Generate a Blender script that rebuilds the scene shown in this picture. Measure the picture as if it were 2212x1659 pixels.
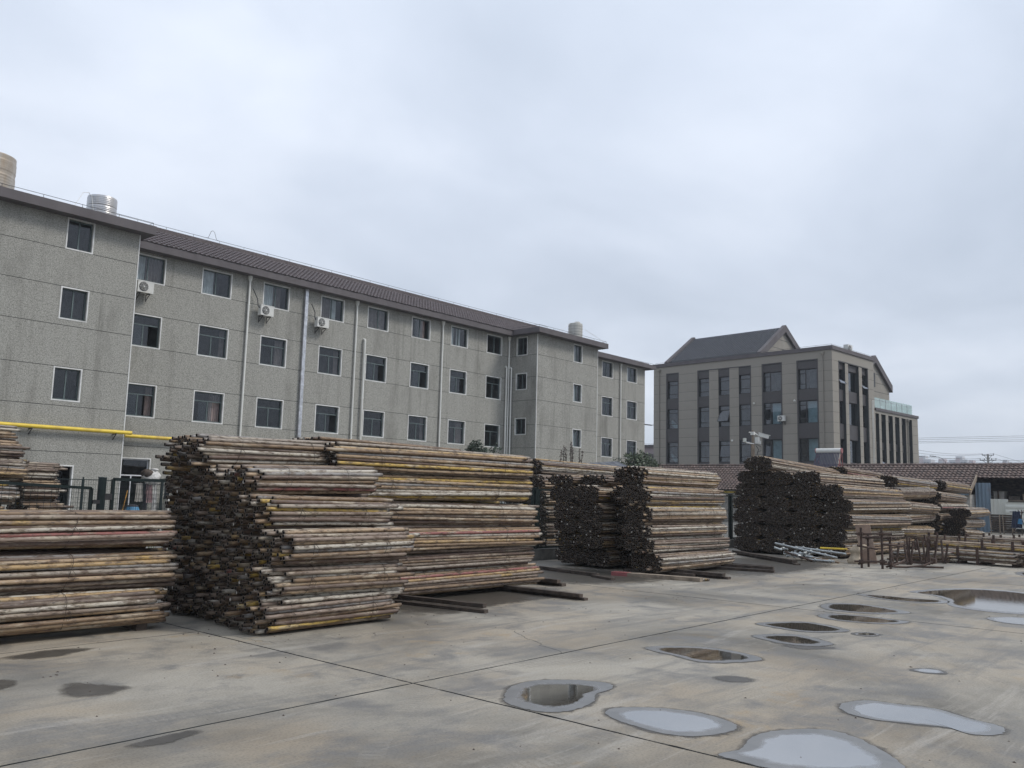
import bpy, math, random
from mathutils import Vector, Matrix
random.seed(7)
for o in list(bpy.data.objects): bpy.data.objects.remove(o)
SC = bpy.context.scene
COL = SC.collection
R = math.radians
uni = random.uniform

# ------------------------------------------------------------------ camera
cam_d = bpy.data.cameras.new('camera'); cam = bpy.data.objects.new('camera', cam_d); COL.objects.link(cam)
cam_d.sensor_width = 36.0; cam_d.sensor_fit = 'HORIZONTAL'; cam_d.lens = 1840/2212*36
cam_d.clip_start = 0.05; cam_d.clip_end = 6000
CAM_ROT = Matrix(((0.65520180,-0.11305682,-0.74694629),(-0.75502532,-0.06469781,-0.65249594),(0.02544333,0.99147988,-0.12775088)))
cam.matrix_world = Matrix.Translation((0, 0, 1.62)) @ CAM_ROT.to_4x4()
SC.camera = cam
SC.render.resolution_x = 1024; SC.render.resolution_y = 768

# ------------------------------------------------------------------ sky, sun, exposure
def node(nt, typ, **kw):
    n = nt.nodes.new(typ)
    for k, v in kw.items():
        if k == 'inp':
            for a, b in v.items(): n.inputs[a].default_value = b
        else: setattr(n, k, v)
    return n
def ramp(nt, stops, fac=None, mode='LINEAR'):
    n = nt.nodes.new('ShaderNodeValToRGB'); cr = n.color_ramp; cr.interpolation = mode
    while len(cr.elements) < len(stops): cr.elements.new(1)
    for e, (p, c) in zip(cr.elements, stops):
        e.position = p; e.color = (c if len(c) == 4 else (*c, 1)) if not isinstance(c, (int, float)) else (c, c, c, 1)
    if fac is not None: nt.links.new(fac, n.inputs['Fac'])
    return n.outputs['Color']
def mixc(nt, fac, a, b, blend='MIX'):
    n = nt.nodes.new('ShaderNodeMix'); n.data_type = 'RGBA'; n.blend_type = blend
    for s, v in ((0, fac), (6, a), (7, b)):
        if hasattr(v, 'links'): nt.links.new(v, n.inputs[s])
        elif s == 0: n.inputs[0].default_value = v
        else: n.inputs[s].default_value = (*v, 1) if len(v) == 3 else v
    return n.outputs[2]
def mth(nt, op, a, b=None, clamp=False):
    n = nt.nodes.new('ShaderNodeMath'); n.operation = op; n.use_clamp = clamp
    for s, v in ((0, a), (1, b)):
        if v is None: continue
        if hasattr(v, 'links'): nt.links.new(v, n.inputs[s])
        else: n.inputs[s].default_value = v
    return n.outputs[0]

SUN_DIR = Vector((0.42, -0.62, 0.80)).normalized()     # towards the sun
W = bpy.data.worlds.new('World'); SC.world = W; W.use_nodes = True
nt = W.node_tree; nt.nodes.clear()
geo = node(nt, 'ShaderNodeNewGeometry')
tc = node(nt, 'ShaderNodeTexCoord')
sep = node(nt, 'ShaderNodeSeparateXYZ'); nt.links.new(tc.outputs['Generated'], sep.inputs[0])
zz = mth(nt, 'MAXIMUM', sep.outputs[2], 0.0)
den = mth(nt, 'ADD', zz, 0.22)
cx = mth(nt, 'DIVIDE', sep.outputs[0], den); cy = mth(nt, 'DIVIDE', sep.outputs[1], den)
comb = node(nt, 'ShaderNodeCombineXYZ'); nt.links.new(cx, comb.inputs[0]); nt.links.new(cy, comb.inputs[1])
mp = node(nt, 'ShaderNodeMapping', inp={'Location': (3.1, 1.7, 0), 'Rotation': (0, 0, 0.5), 'Scale': (1.0, 1.25, 1)}); nt.links.new(comb.outputs[0], mp.inputs[0])
nz = node(nt, 'ShaderNodeTexNoise', inp={'Scale': 1.2, 'Detail': 5.0, 'Roughness': 0.48, 'Distortion': 0.25}); nt.links.new(mp.outputs[0], nz.inputs['Vector'])
cl = ramp(nt, [(0.30, (0.435, 0.49, 0.58)), (0.5, (0.535, 0.59, 0.685)), (0.68, (0.65, 0.70, 0.79))], nz.outputs['Fac'])
elev = ramp(nt, [(0.0, (1.02, 1.0, 0.965)), (0.10, (0.985, 0.975, 0.96)), (0.30, (1.0, 1.0, 1.0)), (0.52, (1.12, 1.12, 1.12)), (1.0, (1.2, 1.2, 1.2))], zz)
cloud = mixc(nt, 1.0, cl, elev, 'MULTIPLY')
sky = node(nt, 'ShaderNodeTexSky', sky_type='NISHITA', sun_disc=False)
sky.sun_elevation = math.asin(SUN_DIR.z); sky.sun_rotation = math.atan2(SUN_DIR.x, SUN_DIR.y)
skys = mixc(nt, 1.0, sky.outputs[0], (0.08, 0.08, 0.08), 'MULTIPLY')
cov = mixc(nt, 0.93, skys, cloud)
bg = node(nt, 'ShaderNodeBackground'); bg.inputs['Strength'].default_value = 1.0
nt.links.new(cov, bg.inputs['Color'])
wo = node(nt, 'ShaderNodeOutputWorld'); nt.links.new(bg.outputs[0], wo.inputs['Surface'])

sun_d = bpy.data.lights.new('sun', 'SUN'); sun_d.energy = 1.5; sun_d.angle = R(16); sun_d.color = (1.0, 0.955, 0.89)
sun = bpy.data.objects.new('sun', sun_d); COL.objects.link(sun)
sun.rotation_euler = SUN_DIR.to_track_quat('Z', 'Y').to_euler(); sun.location = (0, -10, 40)
vs = SC.view_settings; vs.view_transform = 'Standard'; vs.look = 'None'; vs.exposure = 0.45; vs.gamma = 1.0; vs.use_curve_mapping = False
SC.cycles.max_bounces = 8; SC.cycles.diffuse_bounces = 3; SC.cycles.glossy_bounces = 3; SC.cycles.transmission_bounces = 4; SC.cycles.transparent_max_bounces = 12

# ------------------------------------------------------------------ materials
MATS = {}
def mat_base(name):
    m = bpy.data.materials.new(name); m.use_nodes = True; n = m.node_tree; n.nodes.clear()
    b = node(n, 'ShaderNodeBsdfPrincipled'); o = node(n, 'ShaderNodeOutputMaterial')
    n.links.new(b.outputs[0], o.inputs[0]); MATS[name] = m
    return m, n, b
def coords(n, scale=(1, 1, 1), src='Object', loc=(0, 0, 0)):
    t = node(n, 'ShaderNodeTexCoord'); m = node(n, 'ShaderNodeMapping', inp={'Scale': scale, 'Location': loc})
    n.links.new(t.outputs[src], m.inputs[0]); return m.outputs[0]
def noise(n, vec, scale, detail=4, rough=0.55, w=None, dist=0.0):
    t = node(n, 'ShaderNodeTexNoise', inp={'Scale': scale, 'Detail': detail, 'Roughness': rough, 'Distortion': dist})
    if w is not None:
        t.noise_dimensions = '4D'; n.links.new(w, t.inputs['W'])
    n.links.new(vec, t.inputs['Vector']); return t.outputs['Fac']
def bump(n, b, h, strength=0.3, dist=0.01):
    k = node(n, 'ShaderNodeBump', inp={'Strength': strength, 'Distance': dist}); n.links.new(h, k.inputs['Height']); n.links.new(k.outputs[0], b.inputs['Normal'])
def setc(n, b, c):
    if hasattr(c, 'links'): n.links.new(c, b.inputs['Base Color'])
    else: b.inputs['Base Color'].default_value = (*c, 1)
def simple(name, c, rough=0.6, metal=0.0, var=0.15, scale=6, streak=False, bmp=0.0, bscale=40, dirt=None, dirt_amt=0.5):
    """a paint, plastic or metal with uneven tone and optional dirt"""
    m, n, b = mat_base(name)
    v = coords(n, (1, 1, 0.25) if streak else (1, 1, 1))
    f = noise(n, v, scale, 5, 0.6)
    lo = tuple(x*(1-var*1.4) for x in c); hi = tuple(min(1, x*(1+var)) for x in c)
    col = ramp(n, [(0.3, lo), (0.7, hi)], f)
    if dirt:
        d = noise(n, v, scale*0.45, 6, 0.65)
        msk = ramp(n, [(0.5, 0), (0.68, dirt_amt)], d)
        col = mixc(n, msk, col, dirt)
    setc(n, b, col); b.inputs['Roughness'].default_value = rough; b.inputs['Metallic'].default_value = metal
    if bmp: bump(n, b, noise(n, coords(n), bscale, 3), bmp)
    return m

def m_concrete():
    m, n, b = mat_base('concrete_paving')
    v = coords(n)
    big = noise(n, v, 0.33, 6, 0.62, dist=0.6); mid = noise(n, v, 1.3, 7, 0.68, dist=0.4); fine = noise(n, v, 55, 3, 0.6)
    stre = noise(n, coords(n, (0.35, 2.2, 1)), 0.9, 6, 0.7, dist=0.5); warm = noise(n, coords(n, (1, 1, 1), loc=(11, 4, 0)), 0.5, 5, 0.6)
    col = ramp(n, [(0.36, (0.125, 0.115, 0.096)), (0.49, (0.236, 0.216, 0.18)), (0.64, (0.335, 0.306, 0.254))], big)
    col = mixc(n, ramp(n, [(0.44, 0), (0.64, 0.55)], warm), col, (0.31, 0.25, 0.175))
    col = mixc(n, ramp(n, [(0.50, 0), (0.64, 0.8)], mid), col, (0.125, 0.12, 0.112))
    col = mixc(n, ramp(n, [(0.51, 0), (0.66, 0.7)], stre), col, (0.135, 0.13, 0.12))
    col = mixc(n, ramp(n, [(0.30, 0.55), (0.42, 0)], stre), col, (0.36, 0.335, 0.295))
    rust = noise(n, coords(n, (1, 1, 1), loc=(2, 9, 0)), 0.8, 7, 0.75)
    col = mixc(n, ramp(n, [(0.60, 0), (0.74, 0.55)], rust), col, (0.30, 0.19, 0.07))
    scr = noise(n, coords(n, (0.8, 16, 1), loc=(5, 0, 0)), 1.1, 3, 0.6)
    col = mixc(n, ramp(n, [(0.62, 0), (0.70, 0.22)], scr), col, (0.42, 0.395, 0.35))
    spk = ramp(n, [(0.30, 0.72), (0.5, 1.0), (0.75, 1.12)], fine)
    col = mixc(n, 1.0, col, spk, 'MULTIPLY')
    setc(n, b, col)
    n.links.new(ramp(n, [(0.35, 0.85), (0.7, 0.55)], mid), b.inputs['Roughness'])
    h = mth(n, 'ADD', mth(n, 'MULTIPLY', fine, 0.5), mid); bump(n, b, h, 0.25, 0.006)
m_concrete()
def m_pebble():
    m, n, b = mat_base('pebbledash_wall')
    v = coords(n)
    a = noise(n, v, 23, 3, 0.5, dist=0.9); big = noise(n, coords(n, (0.45, 0.45, 0.16)), 1.5, 6, 0.65); gr = noise(n, v, 60, 2, 0.5)
    col = ramp(n, [(0.34, (0.185, 0.182, 0.163)), (0.47, (0.29, 0.285, 0.257)), (0.60, (0.372, 0.365, 0.33))], a)
    col = mixc(n, ramp(n, [(0.52, 0), (0.70, 0.55)], big), col, (0.155, 0.15, 0.133))
    st = noise(n, coords(n, (1.9, 1.9, 0.10)), 1.0, 6, 0.7); blo = noise(n, coords(n, (1, 1, 0.7)), 0.35, 4, 0.6)
    col = mixc(n, mth(n, 'MULTIPLY', ramp(n, [(0.52, 0), (0.68, 0.6)], st), ramp(n, [(0.38, 0), (0.6, 1)], blo)), col, (0.115, 0.11, 0.095))
    col = mixc(n, ramp(n, [(0.30, 0.35), (0.42, 0)], st), col, (0.36, 0.355, 0.33))
    col = mixc(n, 1.0, col, ramp(n, [(0.3, 0.82), (0.7, 1.1)], gr), 'MULTIPLY')
    setc(n, b, col); b.inputs['Roughness'].default_value = 0.9
    bump(n, b, a, 0.55, 0.02)
m_pebble()
def m_pipe(name, gain=1.0):
    m, n, b = mat_base(name)
    oi = node(n, 'ShaderNodeObjectInfo'); at = node(n, 'ShaderNodeAttribute', attribute_name='pr')
    r = mth(n, 'FRACT', mth(n, 'ADD', oi.outputs['Random'], at.outputs['Fac']))
    w = mth(n, 'MULTIPLY', r, 91.0)
    v = coords(n, (2.0, 9, 9)); v2 = coords(n, (7, 20, 20))
    g = gain
    base = ramp(n, [(0, (.175*g, .135*g, .105*g)), (.10, (.10*g, .066*g, .05*g)), (.20, (.235*g, .20*g, .165*g)), (.28, (.165*g, .11*g, .065*g)), (.39, (.285*g, .205*g, .13*g)), (.50, (.19*g, .145*g, .115*g)),
        (.58, (.19*g, .18*g, .17*g)), (.65, (.225*g, .155*g, .09*g)), (.72, (.36*g, .33*g, .28*g)), (.85, (.31*g, .21*g, .10*g)), (.89, (.12*g, .09*g, .072*g)), (.968, (.37*g, .25*g, .06*g)), (.99, (.21*g, .075*g, .065*g))], r, 'CONSTANT')
    n1 = noise(n, v, 1.0, 5, 0.62, w); n2 = noise(n, v2, 1.0, 6, 0.7, mth(n, 'ADD', w, 7.0)); n3 = noise(n, coords(n, (14, 60, 60)), 1.0, 3, 0.6, w)
    col = mixc(n, ramp(n, [(0.53, 0), (0.62, 0.7)], n1), base, (.33*g, .285*g, .215*g))
    yel = noise(n, coords(n, (0.55, 0.01, 0.01)), 1.0, 2, 0.5, mth(n, 'ADD', w, 31.0))
    col = mixc(n, ramp(n, [(0.675, 0), (0.69, 0.68)], yel), col, (.38*g, .25*g, .065*g))
    col = mixc(n, ramp(n, [(0.50, 0), (0.60, 0.85)], n2), col, (.092, .056, .034))
    col = mixc(n, ramp(n, [(0.56, 0), (0.64, 0.8)], n3), col, (.045, .03, .024))
    col = mixc(n, ramp(n, [(0.22, 0.7), (0.40, 0)], n3), col, (.42, .385, .33))
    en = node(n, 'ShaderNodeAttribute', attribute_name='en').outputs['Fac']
    col = mixc(n, mth(n, 'MULTIPLY', ramp(n, [(0.3, 0), (0.9, 0.72)], mth(n, 'ADD', en, mth(n, 'MULTIPLY', mth(n, 'SUBTRACT', n2, 0.5), 0.9))), 1.0), col, (.032, .021, .016))  # pipe ends darkened: rust, with the shade of the end faces painted in
    setc(n, b, col); b.inputs['Roughness'].default_value = 0.6; b.inputs['Specular IOR Level'].default_value = 0.5
    bump(n, b, n3, 0.35, 0.004)
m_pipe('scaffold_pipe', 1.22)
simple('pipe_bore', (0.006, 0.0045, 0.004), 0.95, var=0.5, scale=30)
simple('pipe_rim', (0.15, 0.12, 0.098), 0.9, var=0.6, scale=18, dirt=(0.2, 0.175, 0.15), dirt_amt=0.5)
simple('pipe_plug', (0.42, 0.40, 0.36), 0.9, var=0.3, scale=40)
simple('tie_wire', (0.06, 0.045, 0.035), 0.6, 0.3)
simple('white_trim', (0.66, 0.66, 0.64), 0.7, var=0.12, scale=2.5, dirt=(0.35, 0.34, 0.31), dirt_amt=0.5)
simple('eave_fascia', (0.10, 0.088, 0.092), 0.75, var=0.12, scale=1.2, streak=True, dirt=(0.15, 0.14, 0.135), dirt_amt=0.3)
simple('groove', (0.035, 0.04, 0.042), 0.9)
simple('window_frame', (0.095, 0.125, 0.125), 0.45, 0.2, var=0.15)
simple('white_frame', (0.62, 0.63, 0.66), 0.5, var=0.08)
simple('bronze_frame', (0.022, 0.02, 0.022), 0.45, 0.2)
simple('room', (0.14, 0.14, 0.14), 0.9, var=0.4, scale=0.9)
simple('curtain', (0.80, 0.82, 0.82), 0.9, var=0.15, scale=3)
simple('curtain_brown', (0.30, 0.24, 0.225), 0.9, var=0.2, scale=3)
simple('pvc_white', (0.68, 0.68, 0.64), 0.5, var=0.08, scale=2, streak=True, dirt=(0.42, 0.39, 0.33), dirt_amt=0.45)
simple('pvc_silver', (0.56, 0.57, 0.60), 0.35, 0.6, var=0.25, scale=4, dirt=(0.3, 0.3, 0.3))
simple('gas_yellow', (0.72, 0.52, 0.05), 0.5, var=0.1, scale=2, dirt=(0.36, 0.22, 0.06), dirt_amt=0.7)
simple('tank_steel', (0.52, 0.52, 0.53), 0.32, 0.75, var=0.15, scale=2, streak=True, dirt=(0.33, 0.26, 0.18), dirt_amt=0.5)
simple('tank_rusty', (0.40, 0.385, 0.36), 0.55, 0.3, var=0.25, scale=1.6, streak=True, dirt=(0.24, 0.165, 0.09), dirt_amt=0.7)
simple('tank_plastic', (0.42, 0.415, 0.385), 0.6, var=0.12, scale=3, streak=True, dirt=(0.25, 0.24, 0.2), dirt_amt=0.6)
simple('machine_white', (0.62, 0.62, 0.59), 0.45, var=0.06, scale=3, dirt=(0.4, 0.37, 0.3), dirt_amt=0.4)
simple('machine_dark', (0.03, 0.03, 0.032), 0.5)
simple('roof_purple', (0.095, 0.076, 0.077), 0.65, var=0.45, scale=9, bmp=0.2)
simple('roof_slate', (0.105, 0.112, 0.13), 0.62, var=0.3, scale=5, dirt=(0.17, 0.17, 0.165), dirt_amt=0.5)
simple('roof_red', (0.135, 0.097, 0.084), 0.85, var=0.5, scale=4, dirt=(0.075, 0.06, 0.056), dirt_amt=0.85)
simple('facade_panel', (0.27, 0.248, 0.212), 0.7, var=0.07, scale=1.0, streak=True, dirt=(0.205, 0.19, 0.168), dirt_amt=0.6)
simple('spandrel', (0.05, 0.045, 0.046), 0.55, var=0.08)
simple('fence_green', (0.006, 0.015, 0.015), 0.5, 0.2, var=0.2)
simple('timber', (0.062, 0.046, 0.036), 0.85, var=0.5, scale=7, bmp=0.4, dirt=(0.045, 0.036, 0.03), dirt_amt=0.8)
simple('rust', (0.06, 0.038, 0.03), 0.85, var=0.4, scale=14, bmp=0.3, dirt=(0.10, 0.055, 0.035), dirt_amt=0.6)
simple('galvanised', (0.42, 0.44, 0.44), 0.4, 0.65, var=0.25, scale=16)
simple('sack', (0.42, 0.35, 0.26), 0.8, var=0.25, scale=9, dirt=(0.25, 0.18, 0.11), dirt_amt=0.6, bmp=0.5, bscale=25)
simple('plywood', (0.185, 0.125, 0.09), 0.8, var=0.25, scale=3, dirt=(0.30, 0.25, 0.20), dirt_amt=0.5)
simple('blue_sheet', (0.165, 0.225, 0.285), 0.5, 0.2, var=0.1, scale=2, streak=True, dirt=(0.13, 0.08, 0.06), dirt_amt=0.75)
simple('cream_sheet', (0.56, 0.57, 0.52), 0.5, var=0.06, scale=1.5, streak=True, dirt=(0.38, 0.37, 0.32), dirt_amt=0.4)
simple('shed_wall', (0.36, 0.34, 0.31), 0.9, var=0.2, scale=2, dirt=(0.2, 0.19, 0.17))
simple('dark_junk', (0.085, 0.072, 0.06), 0.9, var=0.6, scale=5)
simple('kerb_concrete', (0.17, 0.165, 0.15), 0.9, var=0.35, scale=4, bmp=0.3, dirt=(0.09, 0.085, 0.075))
simple('leaf_dark', (0.045, 0.065, 0.04), 0.55, var=0.55, scale=4)
simple('leaf_mid', (0.075, 0.10, 0.055), 0.6, var=0.5, scale=4)
simple('leaf_grass', (0.10, 0.12, 0.05), 0.7, var=0.4, scale=5)
simple('bark', (0.09, 0.07, 0.055), 0.9, var=0.3)
simple('dry_stalk', (0.045, 0.032, 0.028), 0.9, var=0.4, scale=20)
simple('pink_wall', (0.30, 0.245, 0.25), 0.8, var=0.06)
simple('pale_apartment', (0.50, 0.50, 0.51), 0.8, var=0.05)
simple('rose_apartment', (0.45, 0.36, 0.36), 0.8, var=0.05)
simple('dark_glass_far', (0.13, 0.14, 0.16), 0.3)
simple('black_cable', (0.02, 0.02, 0.022), 0.7)
simple('pole_concrete', (0.27, 0.26, 0.24), 0.85)
simple('cloth_white', (0.58, 0.57, 0.55), 0.9, var=0.25, scale=8)
simple('cloth_pink', (0.33, 0.22, 0.22), 0.9, var=0.2, scale=8)
simple('cloth_dark', (0.035, 0.035, 0.042), 0.9, var=0.3)
simple('cloth_navy', (0.022, 0.03, 0.06), 0.85, var=0.4)
simple('plastic_blue', (0.07, 0.24, 0.42), 0.5, var=0.15)
simple('orange_handle', (0.50, 0.24, 0.03), 0.5)
simple('tube_violet', (0.045, 0.047, 0.08), 0.4, 0.0, var=0.1)
simple('cap_red', (0.28, 0.09, 0.09), 0.5)
simple('ground_dirt', (0.12, 0.112, 0.10), 0.95, var=0.4, scale=0.8)
simple('wood_pale', (0.23, 0.185, 0.14), 0.85, var=0.3, scale=5)
def m_glass(name, tint, refl, rough=0.015):
    m = bpy.data.materials.new(name); m.use_nodes = True; n = m.node_tree; n.nodes.clear(); MATS[name] = m
    tr = node(n, 'ShaderNodeBsdfTransparent', inp={'Color': (*tint, 1)}); gl = node(n, 'ShaderNodeBsdfGlossy', inp={'Color': (0.92, 0.95, 1, 1), 'Roughness': rough})
    ge = node(n, 'ShaderNodeNewGeometry'); dt = node(n, 'ShaderNodeVectorMath', operation='DOT_PRODUCT'); n.links.new(ge.outputs['Normal'], dt.inputs[0]); n.links.new(ge.outputs['Incoming'], dt.inputs[1])
    sch = mth(n, 'POWER', mth(n, 'SUBTRACT', 1.0, mth(n, 'ABSOLUTE', dt.outputs['Value'])), 4.0); f = mth(n, 'ADD', mth(n, 'MULTIPLY', sch, 0.92), 0.06+refl, True)
    nz2 = noise(n, coords(n), 0.9, 2); k = node(n, 'ShaderNodeBump', inp={'Strength': 0.06, 'Distance': 0.02}); n.links.new(nz2, k.inputs['Height']); n.links.new(k.outputs[0], gl.inputs['Normal'])
    mx = node(n, 'ShaderNodeMixShader'); n.links.new(f, mx.inputs[0]); n.links.new(tr.outputs[0], mx.inputs[1]); n.links.new(gl.outputs[0], mx.inputs[2])
    o = node(n, 'ShaderNodeOutputMaterial'); n.links.new(mx.outputs[0], o.inputs[0])
m_glass('window_glass', (0.60, 0.64, 0.65), 0.0)
m_glass('office_glass', (0.40, 0.50, 0.54), 0.03)
m_glass('rail_glass', (0.80, 0.90, 0.87), 0.05)
_n = MATS['rail_glass'].node_tree; _o = [q for q in _n.nodes if q.type == 'OUTPUT_MATERIAL'][0]; _s = _o.inputs[0].links[0].from_socket
_d = node(_n, 'ShaderNodeBsdfDiffuse', inp={'Color': (0.52, 0.62, 0.59, 1)}); _m = node(_n, 'ShaderNodeMixShader', inp={0: 0.38}); _n.links.new(_s, _m.inputs[1]); _n.links.new(_d.outputs[0], _m.inputs[2]); _n.links.new(_m.outputs[0], _o.inputs[0])
def m_puddle():
    m, n, b = mat_base('puddle_water')
    at = node(n, 'ShaderNodeAttribute', attribute_name='depth'); d = at.outputs['Fac']
    jit = mth(n, 'ADD', d, mth(n, 'MULTIPLY', mth(n, 'SUBTRACT', noise(n, coords(n), 7, 5, 0.6), 0.5), 0.30))
    deep = ramp(n, [(0.24, 0), (0.36, 1)], jit)
    bed = noise(n, coords(n), 5, 5, 0.6)
    film = ramp(n, [(0.3, (0.13, 0.13, 0.128)), (0.7, (0.185, 0.182, 0.178))], bed); bedc = ramp(n, [(0.3, (0.045, 0.040, 0.032)), (0.7, (0.085, 0.075, 0.06))], bed)
    setc(n, b, mixc(n, deep, film, bedc)); n.links.new(ramp(n, [(0, 1.0), (1, 1.0)], deep), b.inputs['Specular Tint'])
    n.links.new(ramp(n, [(0.0, 0.30), (1.0, 0.012)], deep), b.inputs['Roughness']); n.links.new(mth(n, 'ADD', mth(n, 'MULTIPLY', deep, 5.0), 1.42), b.inputs['IOR'])
    b.inputs['Specular IOR Level'].default_value = 0.5
    rp = noise(n, coords(n), 26, 2); k = node(n, 'ShaderNodeBump', inp={'Strength': 0.035, 'Distance': 0.004}); n.links.new(rp, k.inputs['Height']); n.links.new(k.outputs[0], b.inputs['Normal'])
m_puddle()
def m_damp():
    m = bpy.data.materials.new('damp_concrete'); m.use_nodes = True; n = m.node_tree; n.nodes.clear(); MATS['damp_concrete'] = m
    b = node(n, 'ShaderNodeBsdfPrincipled'); tr = node(n, 'ShaderNodeBsdfTransparent'); mx = node(n, 'ShaderNodeMixShader'); o = node(n, 'ShaderNodeOutputMaterial')
    at = node(n, 'ShaderNodeAttribute', attribute_name='depth')
    jit = mth(n, 'ADD', at.outputs['Fac'], mth(n, 'MULTIPLY', mth(n, 'SUBTRACT', noise(n, coords(n), 5, 6, 0.65), 0.5), 0.55))
    n.links.new(ramp(n, [(0.05, 0), (0.40, 0.86)], jit), mx.inputs[0])
    setc(n, b, ramp(n, [(0.3, (0.05, 0.044, 0.036)), (0.7, (0.085, 0.076, 0.063))], noise(n, coords(n), 6, 5, 0.6))); b.inputs['Roughness'].default_value = 0.42
    n.links.new(tr.outputs[0], mx.inputs[1]); n.links.new(b.outputs[0], mx.inputs[2]); n.links.new(mx.outputs[0], o.inputs[0])
m_damp()

# ------------------------------------------------------------------ mesh helpers
BASE = {}
class MB:
    def __init__(s): s.v = []; s.f = []; s.m = []; s.sm = []; s.attr = []
    def add(s, vs, fs, m=0, sm=False):
        o = len(s.v); s.v += [tuple(p) for p in vs]
        for f in fs: s.f.append(tuple(i+o for i in f)); s.m.append(m); s.sm.append(sm)
        return s
    def quad(s, a, b, c, d, m=0): return s.add([a, b, c, d], [(0, 1, 2, 3)], m)
    def box(s, x0, y0, z0, x1, y1, z1, m=0):
        return s.add([(x0, y0, z0), (x1, y0, z0), (x1, y1, z0), (x0, y1, z0), (x0, y0, z1), (x1, y0, z1), (x1, y1, z1), (x0, y1, z1)],
                     [(0, 3, 2, 1), (4, 5, 6, 7), (0, 1, 5, 4), (1, 2, 6, 5), (2, 3, 7, 6), (3, 0, 4, 7)], m)
    def bar(s, p, q, w, h, m=0, up=(0, 0, 1)):
        p, q = Vector(p), Vector(q); d = (q-p).normalized(); u = Vector(up)
        if abs(d.dot(u)) > 0.97: u = Vector((1, 0, 0))
        a = d.cross(u).normalized()*w/2; b = a.cross(d).normalized()*h/2
        return s.add([p-a-b, p+a-b, p+a+b, p-a+b, q-a-b, q+a-b, q+a+b, q-a+b], [(0, 1, 2, 3), (7, 6, 5, 4), (0, 4, 5, 1), (1, 5, 6, 2), (2, 6, 7, 3), (3, 7, 4, 0)], m)
    def tube(s, pts, r, n=8, m=0, caps=True):
        pts = [Vector(p) for p in pts]; rs = r if isinstance(r, (list, tuple)) else [r]*len(pts); vs = []; fs = []
        ref = None
        for i, p in enumerate(pts):
            d = (pts[min(i+1, len(pts)-1)]-pts[max(i-1, 0)]).normalized()
            u = Vector((0, 0, 1)) if abs(d.z) < 0.9 else Vector((1, 0, 0))
            if ref is not None and abs(ref.dot(d)) < 0.95: u = ref
            a = (u-d*u.dot(d)).normalized(); ref = a; b = d.cross(a)
            for k in range(n):
                t = 2*math.pi*k/n; vs.append(p+(a*math.cos(t)+b*math.sin(t))*rs[i])
        for i in range(len(pts)-1):
            for k in range(n):
                fs.append((i*n+k, i*n+(k+1) % n, (i+1)*n+(k+1) % n, (i+1)*n+k))
        s.add(vs, fs, m, True)
        if caps:
            s.add(vs[:n], [tuple(range(n-1, -1, -1))], m); s.add(vs[-n:], [tuple(range(n))], m)
        return s
    def lathe(s, c, prof, n=24, m=0, axis=None):
        c = Vector(c); vs = []; fs = []
        for (r, z) in prof:
            for k in range(n):
                t = 2*math.pi*k/n; vs.append(c+Vector((r*math.cos(t), r*math.sin(t), z)))
        for i in range(len(prof)-1):
            for k in range(n): fs.append((i*n+k, i*n+(k+1) % n, (i+1)*n+(k+1) % n, (i+1)*n+k))
        s.add(vs, fs, m, True); s.add(vs[-n:], [tuple(range(n))], m); return s
    def build(s, name, mats, parent=None, local=False, kind=None, label=None):
        me = bpy.data.meshes.new(name)
        off = Vector((0, 0, 0)) if (local or parent is None) else BASE.get(parent.name, Vector((0, 0, 0)))
        me.from_pydata([(p[0]-off.x, p[1]-off.y, p[2]-off.z) for p in s.v], [], s.f)
        if isinstance(mats, str): mats = [mats]
        for k in mats: me.materials.append(MATS[k])
        if len(mats) > 1: me.polygons.foreach_set('material_index', s.m)
        if any(s.sm): me.polygons.foreach_set('use_smooth', s.sm)
        for an, av in ([s.attr] if isinstance(s.attr, tuple) else s.attr):
            a = me.attributes.new(an, 'FLOAT', 'POINT'); a.data.foreach_set('value', av)
        me.update()
        o = bpy.data.objects.new(name, me); COL.objects.link(o)
        if parent: o.parent = parent; BASE[o.name] = off
        if kind: o['kind'] = kind
        if label: o['label'] = label
        return o
def tag(o, label, cat, group=None, kind=None):
    o['label'] = label; o['category'] = cat
    if group: o['group'] = group
    if kind: o['kind'] = kind
    return o
def thing(name, label, cat, loc=(0, 0, 0), rz=0.0, group=None, rot=None):
    o = bpy.data.objects.new(name, None); COL.objects.link(o); o.empty_display_size = 0.2
    o.location = loc; o.rotation_euler = rot if rot else (0, 0, rz); BASE[o.name] = Vector(loc)
    return tag(o, label, cat, group)
def top(mb, name, mats, label, cat, group=None):
    return tag(mb.build(name, mats), label, cat, group)

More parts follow.
